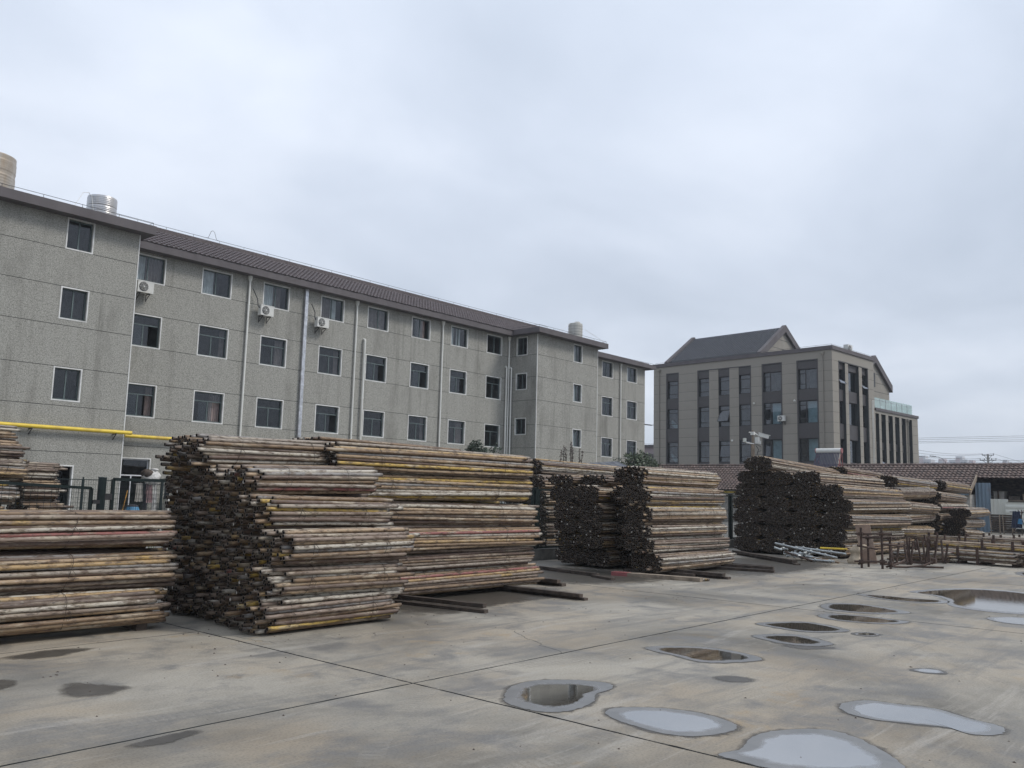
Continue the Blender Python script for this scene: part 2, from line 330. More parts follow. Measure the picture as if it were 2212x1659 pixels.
# ------------------------------------------------------------------ ground
g = MB(); N = 8
g.quad((-3000, -3000, -0.06), (3000, -3000, -0.06), (3000, 3000, -0.06), (-3000, 3000, -0.06))
o = g.build('ground', 'ground_dirt'); o['kind'] = 'structure'
yard = thing('yard', 'stained grey concrete paving of the storage yard', 'paving'); del yard['category']; yard['kind'] = 'structure'
def slab(x0, x1, y0, y1, gap=0.009):
    """one cast concrete bay with slightly worn edges"""
    x0 += gap; x1 -= gap; y0 += gap; y1 -= gap; rnd = random.Random(int(x0*31+y0*77))
    pts = []
    def edge(a, b, nx, ny):
        n = max(2, int(math.hypot(b[0]-a[0], b[1]-a[1])/0.12)); n = min(n, 90)
        for i in range(n):
            t = i/n; j = 0 if i == 0 else abs(rnd.gauss(0, 0.004))
            pts.append((a[0]+(b[0]-a[0])*t+nx*j, a[1]+(b[1]-a[1])*t+ny*j))
    edge((x0, y0), (x1, y0), 0, 1); edge((x1, y0), (x1, y1), -1, 0); edge((x1, y1), (x0, y1), 0, -1); edge((x0, y1), (x0, y0), 1, 0)
    m = MB(); n = len(pts)
    m.add([(x, y, 0) for x, y in pts], [tuple(range(n))])
    m.add([(x, y, 0) for x, y in pts]+[(x, y, -0.055) for x, y in pts], [(i, i+n, (i+1) % n+n, (i+1) % n) for i in range(n)], 1)
    return m.build('slab', ['concrete_paving', 'groove'], yard)
XJ = [-10.3, -2.58, 5.15, 12.88, 20.61, 28.34, 36.07, 43.8, 51.5, 63]
YJ = [-20, -11.2, -2.6, 5.53, 13.55]
for i in range(len(XJ)-1):
    for j in range(len(YJ)-1):
        if XJ[i+1] <= 5.2 and j == 3:
            slab(XJ[i], XJ[i+1], 5.53, 9.06); slab(XJ[i], XJ[i+1], 9.06, 13.55, 0.004)
        else: slab(XJ[i], XJ[i+1], YJ[j], YJ[j+1])
b = MB(); b.box(-12, 13.56, -0.05, 63, 62, -0.012)
o = b.build('back_yard', 'kerb_concrete'); o['kind'] = 'structure'

def blob(name, pts, mat, z, cat=None, jitter=0.02, rings=7, seed=1, k=1.0, grow=0.0):
    rnd = random.Random(seed); n = len(pts); out = []
    for i in range(n):                                  # closed Catmull-Rom through the outline
        p0, p1, p2, p3 = (Vector(pts[(i+k-1) % n]) for k in range(4))
        for s in range(6):
            t = s/6
            out.append(0.5*((2*p1)+(p2-p0)*t+(2*p0-5*p1+4*p2-p3)*t*t+(3*p1-p0-3*p2+p3)*t**3))
    c = sum(out, Vector((0, 0)))/len(out); n = len(out)
    out = [p+(p-c).normalized()*(rnd.gauss(0, jitter*0.5)+grow) for p in out]
    m = MB(); vs = []; at = []; fs = []
    for r in range(rings):
        t = r/rings
        for p in out:
            q = p.lerp(c, t); vs.append((q.x, q.y, z)); at.append(min(1.0, t*k))
    vs.append((c.x, c.y, z)); at.append(1.0)
    for r in range(rings-1):
        for i in range(n): fs.append((r*n+i, r*n+(i+1) % n, (r+1)*n+(i+1) % n, (r+1)*n+i))
    for i in range(n): fs.append(((rings-1)*n+i, (rings-1)*n+(i+1) % n, rings*n))
    m.add(vs, fs); m.attr = ('depth', at)
    o = m.build(name, mat); o['kind'] = 'structure'; return o
PUD = [
 [(5.4, 4.71), (5.68, 4.87), (5.99, 4.88), (6.25, 4.7), (6.35, 4.53), (6.39, 4.36), (6.24, 4.24), (5.99, 4.22), (5.73, 4.07), (5.43, 4.03), (5.25, 4.1), (5.18, 4.24), (5.19, 4.43), (5.24, 4.57)],
 [(5.54, 3.82), (5.71, 3.84), (5.89, 3.7), (6.03, 3.45), (6.05, 3.2), (5.97, 2.99), (5.85, 2.91), (5.67, 2.92), (5.45, 3.03), (5.36, 3.21), (5.38, 3.46), (5.44, 3.68)],
 [(5.19, 2.71), (5.42, 2.66), (5.7, 2.73), (5.93, 2.71), (6.17, 2.59), (6.31, 2.41), (6.25, 2.2), (6.07, 1.98), (5.91, 1.84), (5.72, 1.75), (5.38, 1.96), (5.18, 2.3), (5.17, 2.54)],
 [(7.05, 2.62), (7.27, 2.64), (7.48, 2.53), (7.52, 2.33), (7.59, 2.06), (7.45, 1.78), (7.38, 1.56), (7.22, 1.49), (7.04, 1.54), (6.97, 1.68), (7.04, 1.83), (6.95, 2.06), (6.87, 2.31), (6.91, 2.49)],
 [(8.15, 5.11), (8.36, 5.07), (8.64, 4.8), (8.73, 4.52), (8.69, 4.21), (8.56, 3.97), (8.38, 3.95), (8.04, 4.13), (7.9, 4.33), (8.01, 4.68), (8.06, 4.95)],
 [(9.86, 4.68), (10.14, 4.61), (10.39, 4.35), (10.21, 3.97), (10.04, 3.79), (9.75, 3.88), (9.63, 4.15), (9.72, 4.46)],
 [(10.86, 5.11), (11.29, 4.96), (11.57, 4.73), (11.5, 4.37), (11.27, 4.04), (10.97, 4.11), (10.7, 4.38), (10.72, 4.75)],
 [(12.33, 4.86), (12.71, 4.79), (12.88, 4.43), (12.83, 4.0), (12.77, 3.76), (12.42, 3.81), (12.16, 4.11), (12.08, 4.55)],
 [(13.54, 5.28), (13.99, 5.31), (14.31, 4.99), (14.21, 4.57), (13.85, 4.05), (13.33, 4.29), (13.12, 4.72), (13.16, 5.04)],
 [(11.01, 3.88), (11.25, 3.87), (11.3, 3.74), (11.21, 3.66), (11.0, 3.72)],
 [(15.76, 5.5), (15.95, 5.21), (15.95, 4.63), (16.08, 4.11), (15.64, 4.04), (15.36, 4.46), (15.37, 4.94)],
 [(17.11, 5.01), (18.05, 4.83), (18.85, 4.41), (19.07, 3.89), (18.9, 3.3), (18.4, 2.4), (17.0, 1.6), (15.6, 1.9), (15.1, 2.8), (15.05, 3.4), (15.4, 3.9), (16.29, 4.16), (16.89, 4.6)],
 [(14.15, 3.09), (14.56, 2.92), (14.66, 2.65), (14.6, 1.8), (13.94, 1.7), (13.81, 2.56), (13.83, 2.84)],
 [(9.15, 2.66), (9.3, 2.62), (9.34, 2.48), (9.22, 2.42), (9.12, 2.52)],
 [(24.2, 4.6), (25.3, 4.5), (25.6, 3.9), (24.9, 3.3), (23.6, 3.6), (23.4, 4.2)]]
KP = [1.0, 1.15, 1.15, 1.7, 1.3, 0.9, 1.3, 1.3, 1.3, 1.3, 1.5, 2.6, 2.2, 1.2, 1.4]
for i, p in enumerate(PUD):
    blob('puddle', p, 'puddle_water', 0.004, jitter=0.009, seed=i+3, k=KP[i])
    blob('damp_patch', p, 'damp_concrete', 0.0025, jitter=0.02, seed=i+93, grow=0.055, k=3.0)
DAMP = [
 [(2.86, 7.12), (3.01, 7.4), (3.14, 7.42), (3.25, 7.24), (3.37, 7.07), (3.43, 6.93), (3.29, 6.82), (3.11, 6.77), (2.97, 6.82), (2.86, 6.93)],
 [(2.57, 7.8), (2.69, 7.94), (2.81, 7.85), (2.83, 7.7), (2.73, 7.55), (2.58, 7.49)],
 [(2.61, 5.43), (2.77, 5.47), (2.99, 5.49), (3.12, 5.49), (3.18, 5.43), (3.09, 5.34), (2.87, 5.28), (2.7, 5.3), (2.62, 5.36)],
 [(3.0, 8.84), (3.37, 8.98), (3.63, 8.97), (3.95, 8.82), (3.74, 8.65), (3.41, 8.55), (3.12, 8.62)],
 [(12.2, 12.0), (13.8, 12.6), (15.8, 12.0), (16.0, 10.0), (15.0, 8.7), (13.4, 9.0), (12.6, 9.7)],
 [(17.5, 10.4), (22.5, 11.6), (24.2, 9.6), (22.6, 8.2), (19.5, 7.9), (16.9, 8.3)],
 [(7.6, 9.4), (9.5, 9.9), (12.2, 9.8), (11.6, 8.6), (9.6, 8.4), (7.9, 8.2)],
 [(7.3, 3.9), (7.5, 3.85), (7.6, 3.6), (7.4, 3.5), (7.2, 3.7)],
 [(9.55, 4.25), (9.9, 3.75), (9.75, 3.65), (9.4, 3.9)]]
for i, p in enumerate(DAMP): blob('damp_patch', p, 'damp_concrete', 0.002, jitter=0.015, seed=40+i)

# tyre marks, cracks and grit on the paving
def strip_path(pts, w, z, mat, name):
    m = MB(); vs = []; at = []; fs = []; L = 0.0; P3 = [Vector((p[0], p[1], z)) for p in pts]
    for i, p in enumerate(P3):
        d = (P3[min(i+1, len(P3)-1)]-P3[max(i-1, 0)]).normalized(); s = Vector((-d.y, d.x, 0))*w/2
        if i: L += (p-P3[i-1]).length
        vs += [p-s, p+s]; at += [L, L]
    for i in range(len(P3)-1): fs.append((2*i, 2*i+2, 2*i+3, 2*i+1))
    m.add(vs, fs); m.attr = ('along', at); o = m.build(name, mat); o['kind'] = 'structure'; return o
def m_tyre():
    m = bpy.data.materials.new('tyre_dust'); m.use_nodes = True; n = m.node_tree; n.nodes.clear(); MATS['tyre_dust'] = m
    b = node(n, 'ShaderNodeBsdfPrincipled', inp={'Base Color': (0.42, 0.39, 0.34, 1), 'Roughness': 0.9}); tr = node(n, 'ShaderNodeBsdfTransparent'); mx = node(n, 'ShaderNodeMixShader'); o = node(n, 'ShaderNodeOutputMaterial')
    al = node(n, 'ShaderNodeAttribute', attribute_name='along').outputs['Fac']
    br = mth(n, 'SINE', mth(n, 'MULTIPLY', al, 95.0)); nz4 = noise(n, coords(n), 2.2, 5, 0.65); nf = noise(n, coords(n), 40, 3, 0.6)
    a = mth(n, 'MULTIPLY', ramp(n, [(0.3, 0.15), (0.6, 1.0)], mth(n, 'ADD', mth(n, 'MULTIPLY', br, 0.14), nf)), ramp(n, [(0.40, 0), (0.66, 0.42)], nz4))
    n.links.new(a, mx.inputs[0]); n.links.new(tr.outputs[0], mx.inputs[1]); n.links.new(b.outputs[0], mx.inputs[2]); n.links.new(mx.outputs[0], o.inputs[0])
m_tyre()
def arc(p, q, bow, n=40):
    p, q = Vector(p), Vector(q); d = q-p; s = Vector((-d.y, d.x))*bow
    return [tuple(p.lerp(q, i/n)+s*4*(i/n)*(1-i/n)) for i in range(n+1)]
for p, q, bow in (((2.3, 6.1), (9.5, 4.6), 0.04), ((2.3, 5.95), (9.4, 4.4), 0.04), ((2.6, 4.4), (6.6, 3.2), -0.05), ((2.7, 4.1), (6.4, 2.9), -0.05), ((3.0, 3.6), (5.2, 5.3), 0.05), ((9, 2.2), (14, 4.8), 0.06), ((9.2, 1.9), (14.2, 4.5), 0.06), ((3.2, 8.3), (11, 6.3), 0.03)):
    strip_path(arc(p, q, bow), 0.16, 0.0015, 'tyre_dust', 'tyre_mark')
rnd = random.Random(61)
for (p, q) in (((5.16, 9.05), (5.4, 7.9)), ((7.2, 5.5), (7.9, 6.8)), ((16, 5.5), (16.8, 7.3))):
    n = 26; pts = []; w = 0.0
    for i in range(n+1):
        t = i/n; w += rnd.gauss(0, 0.018); d = Vector((q[0]-p[0], q[1]-p[1])); s = Vector((-d.y, d.x)).normalized(); c = Vector(p).lerp(Vector(q), t)+s*w; pts.append((c.x, c.y))
    strip_path(pts, 0.007, 0.0012, 'groove', 'crack')
m = MB()
for k in range(520):
    x = rnd.uniform(2.5, 26); y = rnd.uniform(1.2, 10.5) if rnd.random() < 0.6 else rnd.gauss(8.2, 0.8); s = rnd.uniform(0.003, 0.011)*(1.0 if rnd.random() < 0.95 else 1.5)
    a = rnd.uniform(0, 3); c, q = math.cos(a)*s*rnd.uniform(1, 2.2), math.sin(a)*s
    m.add([(x-c, y-q, 0), (x+q, y-c, 0), (x+c, y+q, 0), (x-q, y+c, 0), (x, y, s*0.9)], [(0, 1, 4), (1, 2, 4), (2, 3, 4), (3, 0, 4)])
o = m.build('grit', 'timber'); o['kind'] = 'stuff'; o['label'] = 'rust flakes and grit scattered over the paving'; o['category'] = 'grit'

# ------------------------------------------------------------------ walls with openings and joints
def facade(m, P, u0, u1, z0, z1, holes=(), grooves=(), depth=0.2, gd=0.018, gh=0.022, mw=0, mg=1, closed=()):
    us = sorted({u0, u1, *[h[0] for h in holes], *[h[1] for h in holes]}); us = [u for u in us if u0 <= u <= u1]
    zs = {z0, z1, *[h[2] for h in holes], *[h[3] for h in holes]}
    for q in grooves: zs |= {q-gh/2, q+gh/2}
    zs = sorted(z for z in zs if z0 <= z <= z1)
    nu, nz_ = len(us)-1, len(zs)-1
    def dep(i, j):
        if i < 0 or j < 0 or i >= nu or j >= nz_: return None
        u = (us[i]+us[i+1])/2; z = (zs[j]+zs[j+1])/2
        for h in holes:
            if h[0] < u < h[1] and h[2] < z < h[3]: return -1
        for q in grooves:
            if abs(z-q) < gh/2: return gd
        return 0.0
    for i in range(nu):
        for j in range(nz_):
            d = dep(i, j)
            if d >= 0: m.quad(P(us[i], zs[j], d), P(us[i+1], zs[j], d), P(us[i+1], zs[j+1], d), P(us[i], zs[j+1], d), mg if d > 0 else mw)
            for (ii, jj, a, b) in ((i+1, j, (us[i+1], zs[j]), (us[i+1], zs[j+1])), (i, j+1, (us[i], zs[j+1]), (us[i+1], zs[j+1]))):
                e = dep(ii, jj)
                if e is None or e == d: continue
                d1 = depth if d < 0 else d; e1 = depth if e < 0 else e
                m.quad(P(*a, d1), P(*b, d1), P(*b, e1), P(*a, e1), mw if max(d1, e1) > gd else mg)

def mkP(kind, c):
    if kind == 'Y': return lambda u, z, d: (u, c+d, z)          # faces -Y, u runs along X
    return lambda u, z, d: (c+d, u, z)                          # faces -X, u runs along Y

def pbox(m, P, u0, u1, z0, z1, d0, d1, mi=0):
    v = [P(u0, z0, d0), P(u1, z0, d0), P(u1, z1, d0), P(u0, z1, d0), P(u0, z0, d1), P(u1, z0, d1), P(u1, z1, d1), P(u0, z1, d1)]
    m.add(v, [(0, 1, 2, 3), (7, 6, 5, 4), (0, 4, 5, 1), (1, 5, 6, 2), (2, 6, 7, 3), (3, 7, 4, 0)], mi)
def rect_frame(m, P, u0, u1, z0, z1, w, d0, d1, mi=0):
    pbox(m, P, u0, u1, z0, z0+w, d0, d1, mi); pbox(m, P, u0, u1, z1-w, z1, d0, d1, mi)
    pbox(m, P, u0, u0+w, z0+w, z1-w, d0, d1, mi); pbox(m, P, u1-w, u1, z0+w, z1-w, d0, d1, mi)

def curtain(parent, P, u0, u1, z0, z1, d, mat, rnd):
    m = MB(); n = 28; vs = []; fs = []
    for i in range(n+1):
        u = u0+(u1-u0)*i/n; dd = d+0.035*math.sin(i*1.15+rnd.random()*0.5)+0.012*rnd.random()
        vs += [P(u, z0+0.02*rnd.random(), dd), P(u, z1, dd)]
    for i in range(n): fs.append((2*i, 2*i+2, 2*i+3, 2*i+1))
    m.add(vs, fs, 0, True); return m.build('curtain', mat, parent)

def window(parent, P, u0, u1, z0, z1, transom=True, depth=0.13, frame='window_frame', cur=None, fw=0.055, surround=True, seed=0, rails=None, room=1.7, split=0.5, local=False, glass='window_glass', slide=False):
    """outer white border, metal frame, mullion (and transom), separate panes, a room behind"""
    rnd = random.Random(seed)
    bw = 0.055; a0, a1, c0, c1 = u0+bw, u1-bw, z0+bw, z1-bw
    m = MB(); rect_frame(m, P, a0, a1, c0, c1, fw, depth, depth+0.06)
    ct = c0+(c1-c0)*0.70 if transom else c1-fw
    um = a0+(a1-a0)*split
    if transom: pbox(m, P, a0+fw, a1-fw, ct-0.025, ct+0.03, depth-0.005, depth+0.062)
    pbox(m, P, um-0.028, um+0.028, c0+fw, ct-0.025 if transom else c1-fw, depth-0.003, depth+0.058)
    w = m.build('window', frame, parent, local=local)
    top_z = ct-0.025 if transom else c1-fw
    panes = [(a0+fw, um-0.028, c0+fw, top_z), (um+0.028, a1-fw, c0+fw, top_z)]
    if transom: panes.append((a0+fw, a1-fw, ct+0.03, c1-fw))
    if slide:                                        # one sash stands open behind the other
        panes[1] = (um-0.028+(a1-fw-um)*0.0-(um-a0)*0.55, a1-fw-(um-a0)*0.60, c0+fw, top_z)
    for (p0, p1, q0, q1) in panes:
        m = MB(); dd = depth+0.022+rnd.uniform(-0.004, 0.004); tl = rnd.uniform(-0.004, 0.004); tz = rnd.uniform(-0.004, 0.004)
        m.quad(P(p0, q0, dd+tl), P(p1, q0, dd-tl), P(p1, q1, dd-tl+tz), P(p0, q1, dd+tl+tz)); m.build('pane', glass, w, local=local)
    if surround:
        m = MB(); rect_frame(m, P, u0, u1, z0, z1, bw, -0.012, 0.09); m.build('surround', 'white_trim', w, local=local)
    m = MB(); e = 0.25
    for f in (((a0-e, c0-e), (a1+e, c0-e)), ((a1+e, c0-e), (a1+e, c1+e)), ((a1+e, c1+e), (a0-e, c1+e)), ((a0-e, c1+e), (a0-e, c0-e))):
        (x, y), (x2, y2) = f; m.quad(P(x, y, 0.22), P(x2, y2, 0.22), P(x2, y2, room), P(x, y, room))
    m.quad(P(a0-e, c0-e, room), P(a1+e, c0-e, room), P(a1+e, c1+e, room), P(a0-e, c1+e, room))
    m.build('room', 'room', w, local=local)
    if cur:
        for (f0, f1, mt) in cur: curtain(w, P, a0+(a1-a0)*f0, a0+(a1-a0)*f1, c0, c1+0.1, 0.34, mt, rnd)
    return w

def downpipe(parent, x, y, z0, z1, r=0.055, mat='pvc_white', hopper=True, bend=None):
    m = MB(); m.tube([(x, y, z0), (x, y, z1)], r, 10)
    z = z0+0.6
    while z < z1-0.4:
        m.tube([(x, y, z), (x, y, z+0.07)], r*1.18, 10); z += 2.1
    if hopper:
        m.tube([(x, y, z1-0.12), (x, y, z1+0.02), (x, y, z1+0.18)], [r*1.1, r*2.1, r*2.3], 10)
    if bend: m.tube([(x, y, z1-0.01), (x, y+0.02, z1+0.06), (x, y+bend, z1+0.1)], r, 10)
    return m.build('downpipe', mat, parent)

# ------------------------------------------------------------------ grey dormitory block
B1 = thing('dormitory_block', 'long four-storey grey pebbledash block with brown eaves and white window borders', 'building', (17.1, 37.6, 0))
ROWS = [(4.78, 6.39, True), (8.15, 9.76, True), (11.34, 12.70, False)]
STR = [3.40, 4.79, 6.40, 8.16, 9.77, 11.36]
MCOL = [(17.9, 19.6), (21.52, 23.22), (25.10, 26.79), (28.90, 30.59), (32.34, 34.02), (35.94, 37.58), (39.46, 41.11), (43.0, 44.62)]
Pm = mkP('Y', 40.0); Pw = mkP('Y', 37.6); Ps = mkP('X', 45.70)
def hole(u0, u1, z0, z1): return (u0+0.05, u1-0.05, z0+0.05, z1-0.05)
main_h = [hole(a, b, z0, z1) for a, b in MCOL for z0, z1, t in ROWS]+[hole(17.9, 19.6, 0.15, 2.86)]
m = MB(); facade(m, Pm, 17.0, 45.7, -0.05, 12.95, main_h, [1.9]+STR)
m.build('main_wall', ['pebbledash_wall', 'groove'], B1)
wing_w = [(13.94, 15.11, 5.0, 6.43), (13.94, 15.11, 8.45, 9.85), (13.95, 15.10, 11.48, 12.87)]
wing_h = [hole(*w) for w in wing_w]+[hole(14.0, 15.11, 0.0, 2.34)]
m = MB(); facade(m, Pw, -6, 17.1, -0.05, 12.95, wing_h, [2.88, 4.80, 6.44, 8.20, 9.86, 11.48], depth=0.25)
m.quad((17.1, 37.6, 0), (17.1, 40.0, 0), (17.1, 40.0, 12.95), (17.1, 37.6, 12.95))
m.build('wing_wall', ['pebbledash_wall', 'groove'], B1)
bay_w = [(49.92, 51.03, 5.11, 6.47), (49.92, 51.02, 8.45, 9.83), (49.92, 51.03, 11.42, 12.80)]
m = MB(); facade(m, mkP('Y', 37.62), 45.7, 53.0, -0.05, 12.95, [hole(*w) for w in bay_w], [3.4, 4.84, 6.46, 8.19, 9.84, 11.41])
side_w = [(38.53, 39.58, 5.75, 6.96), (38.53, 39.58, 8.95, 10.16), (38.53, 39.57, 11.42, 12.78)]
facade(m, Ps, 37.62, 40.0, -0.05, 12.95, [hole(*w) for w in side_w], [3.4, 4.84, 6.46, 8.19, 9.84, 11.41])
m.quad((53.0, 37.62, 0), (53.0, 40.0, 0), (53.0, 40.0, 12.95), (53.0, 37.62, 12.95))
m.build('bay_wall', ['pebbledash_wall', 'groove'], B1)
ECOL = [(56.97, 58.59), (60.66, 62.27)]
end_h = [hole(a, b, z0, z1) for a, b in ECOL for z0, z1, t in ROWS]
m = MB(); facade(m, Pm, 53.0, 63.52, -0.05, 12.95, end_h, STR)
m.quad((63.52, 40.0, 0), (63.52, 52, 0), (63.52, 52, 12.95), (63.52, 40.0, 12.95)); m.quad((-6, 37.6, 0), (-6, 52, 0), (-6, 52, 12.95), (-6, 37.6, 12.95)); m.quad((-6, 52, 0), (63.52, 52, 0), (63.52, 52, 12.95), (-6, 52, 12.95))
m.build('end_wall', ['pebbledash_wall', 'groove'], B1)
m = MB(); m.box(-6.2, 37.3, 12.955, 17.2, 52.1, 12.99); m.box(45.4, 37.3, 12.955, 53.2, 52.1, 12.992); m.box(17.2, 39.9, 12.955, 45.4, 52.1, 12.985); m.box(53.2, 39.9, 12.955, 63.6, 52.1, 12.988)
m.build('flat_roof', 'kerb_concrete', B1)
CUR = {(0, 2): [(0, .48, 'curtain'), (.5, 1, 'curtain_brown')], (1, 2): [(0, .5, 'curtain')], (2, 2): [(0, .5, 'curtain'), (.5, .8, 'curtain_brown')], (3, 2): [(.1, .55, 'curtain_brown'), (.5, .8, 'curtain')], (4, 2): [(0, 1, 'curtain_brown')], (5, 2): [(.45, .9, 'curtain_brown')], (6, 2): [(0, .35, 'curtain'), (.5, .75, 'curtain')]}
for i, (a, b) in enumerate(MCOL):
    for j, (z0, z1, t) in enumerate(ROWS):
        rq = random.Random(i*7+j*3+1); cc = CUR.get((i, j))
        if not cc and rq.random() < 0.5: cc = [(0, rq.uniform(.12, .3), rq.choice(('curtain_brown', 'curtain')))] if rq.random() < .5 else [(rq.uniform(.6, .85), 1, 'curtain_brown')]
        window(B1, Pm, a, b, z0, z1, t, seed=i*5+j, cur=cc, split=rq.choice((.5, .5, .5, .47, .56)), slide=rq.random() < 0.25)
window(B1, Pm, 17.9, 19.6, 0.15, 2.86, True, seed=77, frame='white_frame')
for k, w in enumerate(wing_w): window(B1, Pw, *w, transom=False, seed=100+k, depth=0.17)
for k, w in enumerate(bay_w): window(B1, mkP('Y', 37.62), *w, transom=False, seed=110+k, cur=[(.45, .75, 'curtain')] if k != 1 else [(.4, .8, 'curtain')])
for k, w in enumerate(side_w): window(B1, Ps, *w, transom=False, seed=120+k)
for i, (a, b) in enumerate(ECOL):
    for j, (z0, z1, t) in enumerate(ROWS): window(B1, Pm, a, b, z0, z1, t, seed=130+i*5+j, cur=[(.0, .45, 'curtain')] if j == 2 and i == 1 else None)
m = MB(); rect_frame(m, Pw, 14.0, 15.11, -0.02, 2.34, 0.055, -0.012, 0.1); d = m.build('doorway', 'white_trim', B1)
m = MB(); P = Pw
for (a, c) in (((13.2, -0.02), (15.9, -0.02)), ((15.9, -0.02), (15.9, 3)), ((15.9, 3), (13.2, 3)), ((13.2, 3), (13.2, -0.02))): m.quad(P(*a, 0.26), P(*c, 0.26), P(*c, 4.0), P(*a, 4.0))
m.quad(P(13.2, 0, 4), P(15.9, 0, 4), P(15.9, 3, 4), P(13.2, 3, 4)); m.build('hallway', 'room', d)
m = MB(); pbox(m, P, 14.75, 15.02, 0, 2.1, 0.9, 0.95); m.build('door_leaf', 'cloth_dark', d)
# eaves: fascia boxes standing proud of the wall
def fascia(pts, z0, z1, out, name='eave'):
    m = MB()
    for k in range(len(pts)-1):
        (x0, y0), (x1, y1) = pts[k], pts[k+1]
        m.box(min(x0, x1), min(y0, y1), z0, max(x0, x1), max(y0, y1), z1)
    return m.build(name, 'eave_fascia', B1)
m = MB()
m.box(-6.3, 37.02, 12.86, 17.55, 37.62, 13.26); m.box(17.1, 37.622, 12.862, 17.552, 39.40, 13.255)
m.box(17.556, 39.42, 12.80, 45.09, 40.02, 13.16)
m.box(45.1, 36.98, 12.86, 53.5, 37.60, 13.24); m.box(45.102, 37.602, 12.862, 45.68, 40.02, 13.235); m.box(53.02, 37.602, 12.862, 53.502, 40.02, 13.235)
m.box(53.506, 39.42, 12.80, 64.4, 40.02, 13.14); m.box(63.54, 40.022, 12.802, 64.402, 52, 13.135)
m.build('eave', 'eave_fascia', B1)
def tile_roof(name, mat, parent, O, U, S, nu, ns, du, ds, n, h=0.035, local=False, rnd=None, keep=None, step=0.03):
    """rows of arched clay tiles: O corner at the eave, U along the eave, S up the slope, n outward normal"""
    O, U, S, n = Vector(O), Vector(U), Vector(S), Vector(n); m = MB(); prof = [(0.0, 0.0), (0.2, 0.45), (0.42, 1.0), (0.66, 0.75), (0.85, 0.15), (1.0, 0.0)]
    rnd = rnd or random.Random(5)
    for r in range(ns):
        for c in range(nu):
            if keep and not keep(c, r): continue
            b = O+U*(c*du)+S*(r*ds); jit = rnd.uniform(-0.012, 0.012); lift = rnd.uniform(0, 0.008)
            vs = []
            for (t, q) in prof: vs.append(b+U*(t*du)+n*(q*h+step+lift)+S*jit)
            for (t, q) in prof: vs.append(b+U*(t*du)+n*(q*h*0.9+0.002)+S*(ds+0.03+jit))
            k = len(prof); m.add(vs, [(i, i+1, i+k+1, i+k) for i in range(k-1)])
            m.add([vs[0]-n*0.02]+vs[:k]+[vs[k-1]-n*0.02], [tuple(range(k+2))])
    return m.build(name, mat, parent, local=local, kind='stuff')
RS = Vector((0, 3.1, 1.62)).normalized(); RN = Vector((0, -1.62, 3.1)).normalized()
m = MB(); m.quad((17.15, 39.45, 13.15), (52.9, 39.45, 13.15), (52.9, 42.5, 14.74), (17.15, 42.5, 14.74)); m.quad((17.15, 42.5, 14.74), (52.9, 42.5, 14.74), (52.9, 51, 13.0), (17.15, 51, 13.0)); m.add([(52.9, 39.45, 13.15), (52.9, 51, 13.0), (52.9, 42.5, 14.74)], [(0, 1, 2)]); m.quad((17.15, 39.45, 13.15), (17.15, 42.5, 14.74), (17.15, 51, 13.0), (17.15, 45, 12.99))
m.quad((53.2, 39.45, 13.12), (63.5, 39.45, 13.12), (63.3, 42.0, 13.70), (53.2, 42.0, 13.70)); m.quad((53.2, 42.0, 13.70), (63.3, 42.0, 13.70), (63.5, 51, 13.0), (53.2, 51, 13.0))
rf = m.build('roof', 'groove', B1)
tile_roof('roof_tiles', 'roof_purple', B1, (17.1, 39.40, 13.16), (1, 0, 0), RS, 143, 10, 0.25, 0.31, RN, 0.05)
S2 = Vector((0, 2.55, 0.58)).normalized(); N2 = Vector((0, -0.58, 2.55)).normalized()
tile_roof('roof_tiles', 'roof_purple', B1, (53.3, 39.45, 13.13), (1, 0, 0), S2, 40, 8, 0.25, 0.31, N2)
m = MB(); m.box(17.1, 42.28, 14.64, 52.9, 42.72, 14.78); m.box(17.1, 42.38, 14.78, 52.9, 42.62, 14.92); m.box(53.2, 41.9, 13.62, 63.3, 42.2, 13.80); m.build('ridge', 'roof_purple', B1)
# lightning conductor wires on little stands
m = MB()
def cond(pts, step=1.5, h=0.16):
    for k in range(len(pts)-1):
        a, b = Vector(pts[k]), Vector(pts[k+1]); L = (b-a).length; n = max(1, int(L/step)); r = []
        for i in range(n+1):
            p = a.lerp(b, i/n); r.append(p+Vector((0, 0, h))); m.tube([p, p+Vector((0, 0, h))], 0.010, 4)
        m.tube(r, 0.011, 4)
cond([(-6, 37.15, 13.26), (17.45, 37.15, 13.26), (17.45, 39.3, 13.26)]); cond([(17.6, 42.5, 14.92), (52.8, 42.5, 14.92)])
cond([(45.2, 39.6, 13.24), (45.2, 37.1, 13.24), (53.4, 37.1, 13.24), (53.4, 39.6, 13.24)]); cond([(53.6, 42.05, 13.8), (63.3, 42.05, 13.8), (64.3, 39.6, 13.14)])
m.tube([(22.9, 42.5, 15.08), (23.05, 42.5, 15.1), (23.2, 42.5, 15.5), (23.3, 42.5, 15.56), (23.4, 42.5, 15.5), (23.55, 42.5, 15.1), (23.7, 42.5, 15.08)], 0.012, 4)
m.build('lightning_wire', 'machine_dark', B1)
